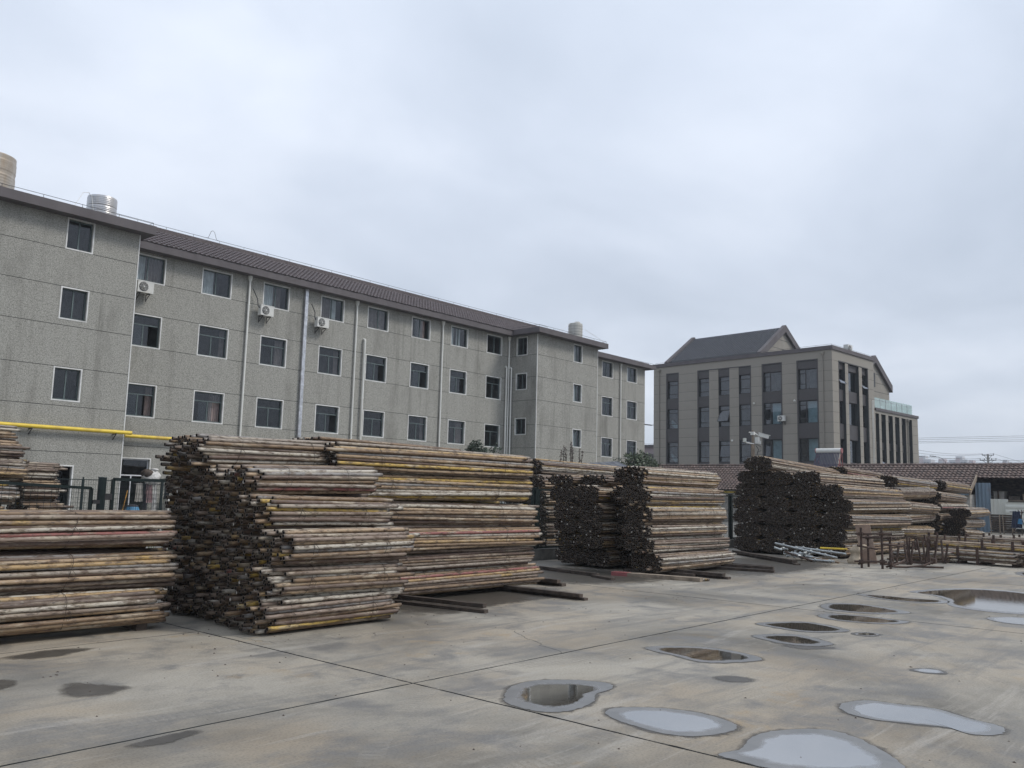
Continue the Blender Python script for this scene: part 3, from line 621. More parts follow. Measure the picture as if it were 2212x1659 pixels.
# white corner beads
for bx in ((17.07, 37.585, 0, 17.115, 37.63, 12.85), (45.685, 37.605, 0, 45.735, 37.655, 12.85), (52.97, 37.605, 0, 53.015, 37.655, 12.85)):
    m = MB(); m.box(*bx); m.build('corner_bead', 'white_trim', B1)
for x, z1 in ((24.21, 12.62), (31.45, 12.62), (38.63, 12.62), (45.29, 12.62), (59.6, 12.56)): downpipe(B1, x, 39.90, 0.1, z1, mat='pvc_white')
m = MB(); m.bar((27.83, 39.90, 0.1), (27.83, 39.90, 12.8), 0.2, 0.12, up=(0, 1, 0))
for q in range(13): m.bar((27.83, 39.895, 0.8+q*0.93), (27.83, 39.895, 0.86+q*0.93), 0.225, 0.14, up=(0, 1, 0))
m.build('downpipe', 'pvc_silver', B1, label='square silver downpipe')
downpipe(B1, 32.12, 39.86, 0.1, 10.5, 0.07, hopper=False, bend=0.14); downpipe(B1, 45.02, 39.86, 0.1, 10.5, 0.065, hopper=False, bend=0.14); downpipe(B1, 45.53, 39.86, 0.1, 10.5, 0.065, hopper=False, bend=0.14)
m = MB(); m.tube([(21.05, 39.93, 0.2), (21.05, 39.93, 2.55)], 0.03, 8); m.tube([(21.2, 39.93, 0.2), (21.2, 39.93, 2.5)], 0.03, 8); m.build('conduit', 'pvc_white', B1)

# gas pipe, in two runs
def gas(x0, x1, y, z, label):
    m = MB(); t = thing('gas_pipe', label, 'gas pipe', (x0, y, z))
    m.tube([(x0, y, z), (x1, y, z)], 0.085, 10); m.build('pipe', 'gas_yellow', t)
    x = x1-0.7
    while x > x0: m = MB(); m.bar((x, y+0.3, z-0.09), (x, y-0.08, z-0.09), 0.05, 0.05); m.bar((x, y+0.28, z-0.35), (x, y-0.05, z-0.1), 0.03, 0.03); x -= 3.4; m.build('bracket', 'machine_dark', t)
    return t
gas(-5, 17.33, 37.36, 3.85, 'yellow gas pipe running across the projecting grey wing')
gas(18.1, 45.5, 39.72, 3.85, 'yellow gas pipe on the set-back grey wall behind the pipe stacks')
gas(46.2, 62.0, 37.2, 3.70, 'yellow gas pipe low on the far grey bay beyond the weeds')

# roof tanks
def ribbed(name, c, r, h, mat, label, ribs, dome=0.12, hatch=None):
    t = thing(name, label, 'water tank', c, group='water tanks on the grey block roof')
    m = MB(); prof = [(r*1.0, 0.0)]; n = 40
    for k in range(n+1):
        z = h*k/n; w = 0.0
        for (a, b) in ribs:
            if a <= z/h <= b: w = 0.018*abs(math.sin((z/h-a)/(b-a)*math.pi*5))
        prof.append((r+w, z))
    prof += [(r*0.97, h+0.01), (r*0.6, h+dome*0.7), (r*0.25, h+dome), (0.02, h+dome)]
    m.lathe((0, 0, 0), prof, 32); m.build('shell', mat, t, local=True)
    if hatch:
        m = MB(); m.lathe((hatch[0], hatch[1], h+dome*0.5), [(0.24, 0), (0.24, 0.10), (0.16, 0.14), (0.02, 0.15)], 20); m.build('hatch', mat, t, local=True)
    m = MB()
    for k in range(4):
        a = k*math.pi/2+0.5; m.bar((r*0.8*math.cos(a), r*0.8*math.sin(a), -0.6), (r*0.8*math.cos(a), r*0.8*math.sin(a), 0.01), 0.08, 0.08)
    m.build('stand', 'rust', t, local=True)
    return t
ribbed('water_tank', (11.35, 39.4, 13.62), 0.95, 1.52, 'tank_rusty', 'tall rust-streaked ribbed water tank at the roof end nearest the camera', [(.05, .45), (.55, .85)])
ribbed('water_tank', (15.95, 39.2, 13.60), 0.62, 0.98, 'tank_steel', 'short shiny ribbed steel water tank on the projecting wing roof', [(.08, .5), (.55, .95)])
ribbed('water_tank', (52.2, 39.2, 13.60), 0.54, 1.22, 'tank_plastic', 'pale plastic water tank with round lid on the far bay roof', [(.05, .95)], 0.1, (0.12, -0.08))
m = MB(); m.tube([(15.38, 39.1, 14.5), (15.1, 38.6, 14.5), (14.7, 38.2, 14.3), (14.2, 37.8, 13.4)], 0.012, 4); m.tube([(15.3, 38.8, 14.5), (15.25, 38.2, 13.3)], 0.012, 4)
top(m, 'hose', 'machine_white', 'thin pale hose trailing from the steel roof tank', 'hose')
m = MB(); m.tube([(47.8, 37.6, 13.4), (49.5, 38.3, 13.9), (51.3, 39.0, 14.75)], 0.012, 4); m.tube([(53.0, 38.9, 14.5), (53.2, 38.0, 13.9), (53.35, 37.3, 13.4)], 0.012, 4)
top(m, 'guy_wire', 'machine_white', 'thin stay wires holding the pale plastic roof tank', 'wire')

# wall-hung air conditioners; built facing -Y, x along the wall
def ac_unit(loc, rz, label, pipe_to=None, w=0.78, h=0.55, dp=0.30, bracket=True):
    t = thing('air_conditioner', label, 'air conditioner', loc, rz, group='outdoor air conditioner units')
    m = MB(); m.box(-w/2, -dp/2, 0, w/2, dp/2, h); m.box(-w/2-0.01, -dp/2-0.008, h-0.03, w/2+0.01, dp/2+0.008, h+0.012); m.build('casing', 'machine_white', t, local=True)
    cxx = -w*0.13; r = h*0.41
    m = MB(); n = 28; vs = []; fs = []
    for k in range(n): a = 2*math.pi*k/n; vs += [(cxx+r*math.cos(a), -dp/2-0.004, h/2+r*math.sin(a)), (cxx+r*0.9*math.cos(a), -dp/2-0.03, h/2+r*0.9*math.sin(a))]
    for k in range(n): fs.append((2*k, 2*((k+1) % n), 2*((k+1) % n)+1, 2*k+1))
    m.add(vs, fs); m.add([(cxx+r*0.97*math.cos(2*math.pi*k/n), -dp/2-0.006, h/2+r*0.97*math.sin(2*math.pi*k/n)) for k in range(n)], [tuple(range(n))])
    f = m.build('fan_opening', 'machine_dark', t, local=True)
    m = MB()
    for rr in (0.2, 0.36, 0.52, 0.68, 0.84):
        m.tube([(cxx+r*rr*math.cos(a*math.pi/10), -dp/2-0.028, h/2+r*rr*math.sin(a*math.pi/10)) for a in range(21)], 0.006, 4)
    for a in range(6): m.tube([(cxx, -dp/2-0.028, h/2), (cxx+r*math.cos(a*math.pi/3), -dp/2-0.028, h/2+r*math.sin(a*math.pi/3))], 0.006, 4)
    m.build('grille', 'machine_white', f, local=True)
    m = MB(); m.lathe((0, 0, 0), [(r*0.17, 0), (r*0.15, 0.02)], 14)
    hub = MB(); hub.add([(cxx+x, -dp/2-0.034-z, h/2+y) for x, y, z in m.v], m.f); hub.build('hub', 'machine_white', f, local=True)
    if bracket:
        for s in (-1, 1):
            m = MB(); x = s*w*0.3; m.bar((x, -dp/2, -0.02), (x, dp/2+0.14, -0.02), 0.03, 0.04); m.bar((x, -dp/2+0.03, -0.03), (x, dp/2+0.13, -0.32), 0.025, 0.025); m.bar((x, dp/2+0.125, -0.36), (x, dp/2+0.125, 0.0), 0.03, 0.03); m.build('bracket', 'machine_dark', t, local=True)
    if pipe_to:
        m = MB(); m.tube([(-w/2, 0, h*0.7), (-w/2-0.06, 0.06, h*0.9), (pipe_to[0]*0.6, 0.17, h+pipe_to[1]*0.4), (pipe_to[0], 0.2, h+pipe_to[1])], 0.028, 6); m.build('refrigerant_line', 'machine_dark', t, local=True)
    return t
ac_unit((18.42, 39.62, 10.70), 0, 'white air conditioner unit tucked in the corner beside the projecting wing')
ac_unit((25.10, 39.62, 10.75), 0, 'white air conditioner unit between the white downpipe and the silver downpipe', (-0.75, 0.85))
ac_unit((28.75, 39.62, 10.72), 0, 'white air conditioner unit just past the silver downpipe', (-0.62, 0.75))

# ------------------------------------------------------------------ grey-brown office block (local frame: a along the short face, b along the long face)
B2 = thing('office_block', 'grey-brown panelled office block with dark vertical window strips and a slate gable', 'building', (83.21, 30.85, 0), R(-5))
PL = lambda u, z, d: (d, u, z)            # long face, u = b
PR = lambda u, z, d: (u, d, z)            # short face, u = a
CUBE = MB().box(0, 0, 0, 1, 1, 1); _c = CUBE.build('wall_panel', 'facade_panel'); PANEL_ME = _c.data; bpy.data.objects.remove(_c)
def panel(x0, y0, z0, x1, y1, z1, parent=B2, name='wall_panel'):
    o = bpy.data.objects.new(name, PANEL_ME); COL.objects.link(o); o.parent = parent
    o.location = (x0, y0, z0); o.scale = (x1-x0, y1-y0, z1-z0); return o
STR2 = [15.55-1.027*k for k in range(16)]
LOPEN = [(1.60, 3.64), (5.5, 7.55), (9.06, 10.42), (11.55, 12.92), (14.1, 15.5), (18.24, 19.72)]
ROPEN = [(1.44, 2.84), (3.51, 5.98), (6.71, 8.08)]
WOPEN = [(9.75, 10.66), (11.21, 12.37), (13.03, 14.22), (14.77, 16.0), (16.59, 17.75), (18.49, 19.54)]
m = MB()
facade(m, lambda u, z, d: (d+0.03, u, z), 0.03, 21.6, 0, 16.6, [(a, b, 0.6, 15.68) for a, b in LOPEN], depth=0.42)
facade(m, lambda u, z, d: (u, d+0.03, z), 0.03, 9.6, 0, 16.6, [(a, b, 0.6, 15.55) for a, b in ROPEN], depth=0.55)
facade(m, lambda u, z, d: (u, d+0.03, z), 9.6, 21.2, 0, 11.37, [(a, b, 0.6, 11.08) for a, b in WOPEN], depth=0.6)
m.quad((0.03, 21.6, 0), (9.6, 21.6, 0), (9.6, 21.6, 16.6), (0.03, 21.6, 16.6)); m.quad((21.2, 0.03, 0), (21.2, 10, 0), (21.2, 10, 11.37), (21.2, 0.03, 11.37))
m.quad((9.6, 0.03, 0), (9.6, 21.6, 0), (9.6, 21.6, 16.6), (9.6, 0.03, 16.6))
m.box(0.1, 0.1, 16.5, 9.5, 21.5, 16.58); m.box(9.7, 0.1, 11.3, 21.1, 10, 11.36)
m.build('backing_wall', 'groove', B2, local=True)
G = 0.011
def piers(opens, lo, hi): 
    e = [lo]+[v for o in opens for v in o]+[hi]; return [(e[i], e[i+1]) for i in range(0, len(e), 2)]
for (a, b) in piers(LOPEN, 0.0, 21.6):
    for k in range(len(STR2)-1):
        if STR2[k+1] < 3.0: break
        panel(0.0, a, STR2[k+1]+G, 0.031, b, STR2[k]-G)
panel(0.0, 0.0, 15.70, 0.031, 21.6, 16.6)
for (a, b) in piers(LOPEN, 0.0, 21.6): panel(0.0, a, 15.55+G, 0.031, b, 15.698)
for (a, b) in piers(ROPEN, 0.033, 9.6):
    for k in range(len(STR2)-1):
        if STR2[k+1] < 3.0: break
        panel(a, 0.0, STR2[k+1]+G, b, 0.031, STR2[k]-G)
panel(0.033, 0.0, 15.56, 9.6, 0.031, 16.6)
for (a, b) in piers(WOPEN, 9.605, 21.2):
    for k in range(4, len(STR2)-1):
        if STR2[k+1] < 3.0: break
        panel(a, 0.0, STR2[k+1]+G, b, 0.031, min(STR2[k]-G, 11.07))
panel(9.605, 0.0, 11.08, 21.2, 0.031, 11.37)
m = MB(); m.box(-0.12, -0.12, 16.603, 0.25, 21.75, 17.0); m.box(0.25, -0.12, 16.603, 9.75, 0.25, 16.998); m.box(9.4, 0.25, 16.603, 9.752, 21.5, 16.996); m.box(0.25, 21.4, 16.603, 9.4, 21.752, 16.995)
m.build('parapet', 'eave_fascia', B2, local=True)
m = MB(); m.box(9.76, -0.1, 11.373, 21.32, 0.25, 11.66); m.box(21.0, 0.25, 11.373, 21.322, 10, 11.655); m.build('wing_parapet', 'eave_fascia', B2, local=True)
ROW2 = [(5.56, 7.88), (9.38, 11.68), (12.82, 14.88)]
# dark recess borders
m = MB()
for (a, b) in ((1.60, 3.64), (5.5, 7.55), (9.06, 15.5), (18.24, 19.72)):
    pbox(m, PL, a-0.12, a-0.002, 2.0, 15.70, -0.03, 0.2); pbox(m, PL, b+0.002, b+0.12, 2.0, 15.70, -0.03, 0.2); pbox(m, PL, a-0.12, b+0.12, 15.702, 15.80, -0.03, 0.2)
pbox(m, PR, 1.34, 1.438, 2.0, 15.56, -0.02, 0.2); pbox(m, PR, 8.082, 8.18, 2.0, 15.56, -0.02, 0.2); pbox(m, PR, 1.34, 8.18, 15.562, 15.66, -0.02, 0.2)
m.build('window_surround', 'spandrel', B2, local=True)
def strip(P, a, b, rows, top_z, kind, dep, seed, bottom=3.0, opens=None):
    zs = [bottom]+[v for r in rows for v in r]+[top_z]
    for k in range(0, len(zs), 2):
        m = MB(); pbox(m, P, a+0.002, b-0.002, zs[k], zs[k+1]-0.002, dep-0.20, dep+0.05); s = m.build('spandrel', 'spandrel', B2, local=True)
        if k:
            m = MB(); pbox(m, P, a+0.003, b-0.003, zs[k]-0.0, zs[k]+0.0+0.0, dep, dep)
    for k, (z0, z1) in enumerate(rows):
        fw = 0.07; m = MB(); rect_frame(m, P, a+0.004, b-0.004, z0+0.002, z1-0.004, fw, dep, dep+0.07)
        panes = []
        if kind == 'wide':
            um = a+(b-a)*0.36 if P is PR else b-(b-a)*0.36; lo, hi = (a+fw, um-0.035), (um+0.035, b-fw)
            pbox(m, P, um-0.035, um+0.035, z0+fw, z1-fw, dep-0.005, dep+0.065)
            nar, wid = (lo, hi) if P is PR else (hi, lo)
            for q in (z0+0.55, z1-0.45): pbox(m, P, nar[0], nar[1], q-0.03, q+0.03, dep-0.003, dep+0.06)
            panes = [(wid[0], wid[1], z0+fw, z1-fw), (nar[0], nar[1], z0+fw, z0+0.52), (nar[0], nar[1], z0+0.58, z1-0.48), (nar[0], nar[1], z1-0.42, z1-fw)]
        else:
            for q in (z0+0.55, z1-0.48): pbox(m, P, a+fw, b-fw, q-0.03, q+0.03, dep-0.003, dep+0.06)
            panes = [(a+fw, b-fw, z0+fw, z0+0.52), (a+fw, b-fw, z0+0.58, z1-0.51), (a+fw, b-fw, z1-0.45, z1-fw)]
        w = m.build('window', 'bronze_frame', B2, local=True)
        rnd = random.Random(seed+k)
        for i, (p0, p1, q0, q1) in enumerate(panes):
            m = MB(); dd = dep+0.03
            op = opens and opens.get(k)
            if op and i == (2 if kind == 'wide' else 1):         # awning sash pushed out at its foot
                out = op; vs = [P(p0, q0, dd-out), P(p1, q0, dd-out), P(p1, q1, dd), P(p0, q1, dd)]
                m.quad(*vs); pn = m.build('pane', 'office_glass', w, local=True, label='pane of a sash pushed open')
                m = MB(); c = [Vector(v) for v in vs]
                for x, y in ((0, 1), (1, 2), (2, 3), (3, 0)): m.bar(c[x], c[y], 0.05, 0.04)
                m.build('sash', 'bronze_frame', w, local=True)
            else:
                tz = rnd.uniform(-0.008, 0.008); tu = rnd.uniform(-0.008, 0.008)
                m.quad(P(p0, q0, dd+tu), P(p1, q0, dd-tu), P(p1, q1, dd-tu+tz), P(p0, q1, dd+tu+tz)); m.build('pane', 'office_glass', w, local=True)
        m = MB(); dr = dep+2.6
        for (x, y), (x2, y2) in (((a-.1, z0-.2), (b+.1, z0-.2)), ((b+.1, z0-.2), (b+.1, z1+.2)), ((b+.1, z1+.2), (a-.1, z1+.2)), ((a-.1, z1+.2), (a-.1, z0-.2))): m.quad(P(x, y, dep+.08), P(x2, y2, dep+.08), P(x2, y2, dr), P(x, y, dr))
        m.quad(P(a-.1, z0-.2, dr), P(b+.1, z0-.2, dr), P(b+.1, z1+.2, dr), P(a-.1, z1+.2, dr)); m.build('room', 'room', w, local=True)
        if kind == 'stair' and k < 2:                               # a white stair flight seen through the glass
            m = MB(); n = 8
            for i in range(n):
                u = b-0.1-(b-a-0.2)*i/n; zt = z0+1.05-0.95*i/n
                pbox(m, P, u-(b-a-0.2)/n, u, zt-0.62, zt-0.06*i*0, dep+0.5, dep+0.62)
            m.build('stair_flight', 'white_trim', w, local=True)
        if kind == 'wide' and k < 2 and P is PL:
            m = MB(); pbox(m, P, a+0.1, a+(b-a)*0.6, z0+0.1, z1, dep+0.25, dep+0.27); m.build('blind', 'curtain', w, local=True)
strip(PL, *LOPEN[0], ROW2, 15.66, 'wide', 0.24, 1); strip(PL, *LOPEN[1], ROW2, 15.66, 'wide', 0.24, 5, opens={0: 0.12})
strip(PL, *LOPEN[2], ROW2, 15.66, 'thin', 0.24, 9); strip(PL, *LOPEN[3], ROW2, 15.66, 'thin', 0.24, 13, opens={1: 0.62, 0: 0.16})
strip(PL, *LOPEN[4], ROW2, 15.66, 'thin', 0.24, 17); strip(PL, *LOPEN[5], ROW2, 15.66, 'stair', 0.24, 21)
strip(PR, *ROPEN[0], ROW2, 15.54, 'thin', 0.42, 25, opens={2: 0.6}); strip(PR, *ROPEN[1], ROW2, 15.54, 'wide', 0.42, 29); strip(PR, *ROPEN[2], ROW2, 15.54, 'thin', 0.42, 33, opens={2: 0.55})
for k, (a, b) in enumerate(WOPEN): strip(PR, a, b, [(5.2, 7.3), (8.1, 10.4)], 11.07, 'thin', 0.5, 40+k*3, opens={0: 0.5} if k in (1, 3) else None)
# slate gable roof on top and the second gable over the wing
def gable(name, a0, z0, half, rise_z, b0, b1, wall, rcut=1.0):
    t = (z0-rise_z)/half; m = MB(); L = (a0-half, rise_z); Rr = (a0+half, rise_z)
    Rr = (a0+half*rcut, z0-(z0-rise_z)*rcut)
    for (x, z) in (L, Rr): m.quad((x, b0, z), (a0, b0, z0), (a0, b1, z0), (x, b1, z))
    rf = m.build('gable_roof', 'roof_slate', B2, local=True)
    th = 0.55
    for bb in (b0, b1-0.45):
        for s in (-1, 1):
            m = MB()
            e = 1.04 if s < 0 else min(1.04, rcut); hx = a0+s*half*e; hz_ = z0-(z0-rise_z)*e
            p = [(a0, z0+0.42), (hx, hz_+0.42), (hx, hz_+0.42-th-0.25), (a0, z0+0.42-th-0.25)]
            m.add([(x, bb, z) for x, z in p]+[(x, bb+0.45, z) for x, z in p], [(0, 1, 2, 3), (7, 6, 5, 4), (0, 4, 5, 1), (1, 5, 6, 2), (2, 6, 7, 3), (3, 7, 4, 0)])
            m.build('barge_board', 'eave_fascia', B2, local=True)
    m = MB(); w = half*0.93; zl = wall
    wr = w*min(1, rcut*1.02); zrr = z0-(z0-rise_z)*min(1, rcut*1.02)+0.1
    m.add([(a0-w, b0+0.3, zl), (a0+wr, b0+0.3, zl), (a0+wr, b0+0.3, zrr), (a0, b0+0.3, z0-0.1), (a0-w, b0+0.3, rise_z+0.1)], [(0, 1, 2, 3, 4)])
    if rcut == 1.0: m.quad((a0+w, b0+0.3, zl), (a0+w, b1-0.3, zl), (a0+w, b1-0.3, rise_z+0.1), (a0+w, b0+0.3, rise_z+0.1))
    m.build('gable_wall', 'facade_panel', B2, local=True)
    m = MB()
    for q in range(6):
        z = wall+0.7+1.0*q
        if z < z0-0.8:
            ww = w if z < rise_z else w*(z0-z)/(z0-rise_z)*0.97; m.box(a0-ww, b0+0.285, z-0.014, a0+ww*min(1, rcut), b0+0.299, z+0.014)
    m.build('gable_joint', 'groove', B2, local=True)
    return rf
gable('g', 5.9, 20.55, 5.3, 16.95, 8.0, 20.4, 16.5, 0.62)
sl = Vector((5.3, 0, 3.6)).normalized(); nn = Vector((-3.6, 0, 5.3)).normalized()
tile_roof('roof_tiles', 'roof_slate', B2, (0.55, 8.4, 16.98), (0, 1, 0), sl, 39, 20, 0.3, 0.32, nn, 0.05, local=True, step=0.08)
m = MB(); m.tube([(5.9, 8.4, 20.62), (5.9, 20.0, 20.62)], 0.13, 8); m.build('ridge', 'roof_slate', B2, local=True)
m = MB(); rect_frame(m, PR, 5.55, 5.95, 17.55, 18.15, 0.06, 8.25, 8.32); m.box(5.6, 8.27, 17.6, 5.9, 8.29, 18.1); m.build('gable_window', 'bronze_frame', B2, local=True)
gable('g2', 15.0, 17.75, 4.45, 14.75, 2.0, 9.5, 11.4)
m = MB(); m.box(14.9, 2.25, 14.6, 15.3, 2.31, 16.2); m.build('gable_window', 'bronze_frame', B2, local=True)
m = MB(); m.box(15.9, 2.2, 11.5, 17.4, 2.31, 12.6); m.build('terrace_window', 'white_frame', B2, local=True)
# glass balustrade of the terrace
rail = MB().build('balustrade', 'machine_dark', B2, local=True)
for k in range(7):
    a = 9.8+k*1.45; m = MB(); m.box(a+0.03, 0.10, 11.70, a+1.42, 0.115, 12.78); m.build('glass_panel', 'rail_glass', rail, local=True)
    m = MB(); m.box(a-0.02, 0.08, 11.66, a+0.02, 0.13, 12.70); m.build('post', 'galvanised', rail, local=True)
for k in range(5):
    b = 0.2+k*1.45; m = MB(); m.box(19.95, b+0.03, 11.70, 19.965, b+1.42, 12.78); m.build('glass_panel', 'rail_glass', rail, local=True)
m = MB(); m.tube([(9.8, 0.108, 12.55), (19.95, 0.108, 12.55), (19.95, 7.4, 12.55)], 0.025, 6); m.build('handrail', 'galvanised', rail, local=True)
def dp2(x, y, z0, z1, rev):
    m = MB(); m.tube([(x, y, z0), (x, y, z1)], 0.07, 8); m.tube([(x, y, z1-0.05), (x, y, z1+0.12), (x, y, z1+0.32)], [0.08, 0.19, 0.17], 8); m.build('downpipe', 'facade_panel', B2, local=True)
dp2(-0.1, 20.79, 2, 16.05, 0); dp2(-0.1, 0.97, 2, 16.1, 0); dp2(18.1, -0.1, 2, 10.75, 0)
for (a) in (8.9, 9.15):
    m = MB(); m.tube([(a, -0.05, 2.5), (a, -0.05, 12.2), (a+0.2, -0.05, 12.4)], 0.03, 6); m.build('conduit', 'pvc_white', B2, local=True)
for (b, z) in ((8.6, 11.69), (4.02, 11.70), (11.26, 7.84)):
    m = MB(); q = MB(); m.lathe((0, 0, 0), [(0.11, 0), (0.12, 0.05), (0.08, 0.10), (0.01, 0.12)], 14)
    q.add([(-z2, b+x, z+y) for x, y, z2 in m.v], m.f, 0, True); q.build('wall_vent', 'pvc_white', B2, local=True)
m = MB()
def cond2(pts, h=0.14):
    for k in range(len(pts)-1):
        a, b = Vector(pts[k]), Vector(pts[k+1]); n = max(1, int((b-a).length/1.6)); r = []
        for i in range(n+1):
            p = a.lerp(b, i/n); r.append(p+Vector((0, 0, h))); m.tube([p, p+Vector((0, 0, h))], 0.012, 4)
        m.tube(r, 0.013, 4)
cond2([(0.05, 21.4, 17.0), (0.05, 0.05, 17.0), (9.5, 0.05, 17.0)]); m.build('lightning_wire', 'machine_dark', B2, local=True)
def b2w(a, b, z):
    c, s = math.cos(R(-5)), math.sin(R(-5)); return (83.21+a*c-b*s, 30.85+a*s+b*c, z)
ac_unit(b2w(-0.32, 5.30, 9.66), R(-95), 'white air conditioner unit hung on the grey-brown panelled office wall', (-0.05, 0.75))
ac_unit(b2w(5.6, 0.9, 17.02), R(-5), 'boxy air conditioner unit on the office roof parapet', None, 1.0, 0.85, 0.5, bracket=False)

# ------------------------------------------------------------------ low tiled shed across the end of the yard
SH = thing('tiled_shed', 'long low shed with weathered red clay tile roof across the end of the yard', 'shed', (60, 13.5, 0))
RX, RZ = 62.0, 4.22; SLO = 0.53
sv = Vector((1, 0, SLO)).normalized(); sn = Vector((-SLO, 0, 1)).normalized()
def zr(x): return RZ-SLO*(RX-x)
m = MB(); m.quad((58.45, 13.4, zr(58.45)), (58.45, 44, zr(58.45)), (RX, 44, RZ), (RX, 13.4, RZ)); m.quad((60.35, -10, zr(60.35)), (60.35, 13.4, zr(60.35)), (RX, 13.4, RZ), (RX, -10, RZ))
m.quad((RX, -10, RZ), (RX, 44, RZ), (66.5, 44, RZ-SLO*4.5), (66.5, -10, RZ-SLO*4.5)); m.build('roof', 'roof_red', SH)
ds = 0.335
tile_roof('roof_tiles', 'roof_red', SH, (58.40, 13.4, zr(58.40)), (0, 1, 0), sv, 116, 12, 0.262, ds, sn, 0.06, step=0.06)
tile_roof('roof_tiles', 'roof_red', SH, (60.32, -9.9, zr(60.32)), (0, 1, 0), sv, 89, 6, 0.262, ds, sn, 0.06, step=0.06)
m = MB()
for k in range(150): y = -9.9+k*0.36; m.tube([(RX+0.02, y, RZ+0.04+uni(-.01, .01)), (RX+0.02, y+0.38, RZ+0.05)], [0.12, 0.10], 8)
m.build('ridge_tiles', 'roof_red', SH, kind='stuff')
m = MB(); m.box(58.9, 13.5, -0.05, 59.1, 43.8, 2.4); m.box(66.0, -9.8, -0.05, 66.2, 43.8, 2.0); m.box(59.1, 43.6, -0.05, 66, 43.8, 2.0); m.box(59.1, 13.5, -0.05, 66, 13.7, 2.3); m.build('wall', 'shed_wall', SH)
m = MB(); m.bar((58.5, 13.45, zr(58.5)-0.06), (58.5, 25, zr(58.5)-0.06), 0.06, 0.12); m.build('eave_board', 'blue_sheet', SH)
m = MB(); m.bar((58.45, 13.40, zr(58.45)+0.02), (60.5, 13.40, zr(60.5)+0.05), 0.08, 0.24); m.build('verge_board', 'wood_pale', SH)
for y in (9.0, 4.5, 0, -4.5):
    m = MB(); m.box(60.5, y-0.06, -0.05, 60.62, y+0.06, zr(60.55)-0.03); m.build('post', 'rust', SH)
m = MB(); m.tube([(58.72, 24, 2.16), (58.72, 40, 2.16)], 0.05, 8); top(m, 'gas_pipe', 'gas_yellow', 'thin yellow gas pipe under the tiled shed eave', 'gas pipe')
def sheet(y0, y1, x, z0, z1, vertical, name, mat, label, step=0.2):
    t = MB(); n = int(((y1-y0) if vertical else (z1-z0))/step)*4; vs = []; fs = []
    for i in range(n+1):
        f = i/n; d = (0.0, 0.0, 0.028, 0.028)[i % 4]
        if vertical: y = y0+(y1-y0)*f; vs += [(x+d, y, z0), (x+d, y, z1)]
        else: z = z0+(z1-z0)*f; vs += [(x+d, y0, z), (x+d, y1, z)]
    for i in range(n): fs.append((2*i, 2*i+2, 2*i+3, 2*i+1))
    k = len(vs); t.add(vs, fs); t.add([(v[0]+0.006, v[1], v[2]) for v in vs], [tuple(reversed(f)) for f in fs])
    return top(t, name, mat, label, 'metal sheet')
sheet(12.55, 13.42, 60.0, -0.05, 3.05, True, 'corrugated_sheet', 'blue_sheet', 'faded blue corrugated sheet with rusted foot at the shed corner')
sheet(11.55, 12.50, 59.6, 0.9, 2.06, True, 'corrugated_sheet', 'cream_sheet', 'cream sheet with upright ribs standing beside the blue sheet')
sheet(6.0, 11.62, 59.2, 0.3, 1.88, False, 'corrugated_sheet', 'cream_sheet', 'cream sheet with level ribs along the open shed front', 0.28)
m = MB(); rnd = random.Random(3)
sf = thing('storage_shelf', 'dark loaded shelf inside the open shed above the cream sheets', 'shelf', (61.5, 9, 0))
m.box(61.2, 5, 1.95, 62.8, 12.5, 2.02); m.box(61.2, 5, 0.9, 62.8, 12.5, 0.96); m.build('board', 'wood_pale', sf)
for y in (5.1, 8.7, 12.4):
    m = MB(); m.box(61.2, y-0.04, -0.05, 61.3, y+0.04, 2.6); m.build('upright', 'rust', sf)
for k in range(9):
    y = 5.3+k*0.85; w = rnd.uniform(0.3, 0.75); h = rnd.uniform(0.15, 0.55); m = MB(); m.box(61.4, y, 2.024, 62.3, y+w, 2.024+h); m.box(61.36, y-0.03, 2.024+h, 62.34, y+w+0.03, 2.06+h)
    top(m, 'crate', ['wood_pale', 'dark_junk', 'shed_wall'][k % 3], ['pale wooden', 'dark grimy', 'dusty grey'][k % 3]+' crate on the shed shelf, number '+['one', 'two', 'three', 'four', 'five', 'six', 'seven', 'eight', 'nine'][k]+' from the open end', 'crate', 'crates on the shed shelf')
# timber rack in front of the shed
rk = thing('timber_rack', 'upright rack packed with dark timber boards before the cream sheets', 'rack', (57, 11.3, 0))
for k in range(7):
    m = MB(); z = 0.25+k*0.13; m.box(56.9, 10.75+rnd.uniform(-.05, .05), z, 57.3, 12.0+rnd.uniform(-.05, .05), z+0.11); m.build('board', 'timber', rk)
for y in (10.85, 11.3, 11.5, 11.95):
    m = MB(); m.bar((56.86, y, 0), (56.86, y+rnd.uniform(-.06, .06), 1.12), 0.05, 0.05); m.build('upright', 'wood_pale', rk)
m = MB(); m.box(56.85, 10.7, 0.1, 57.35, 12.05, 0.16); m.build('base', 'timber', rk)
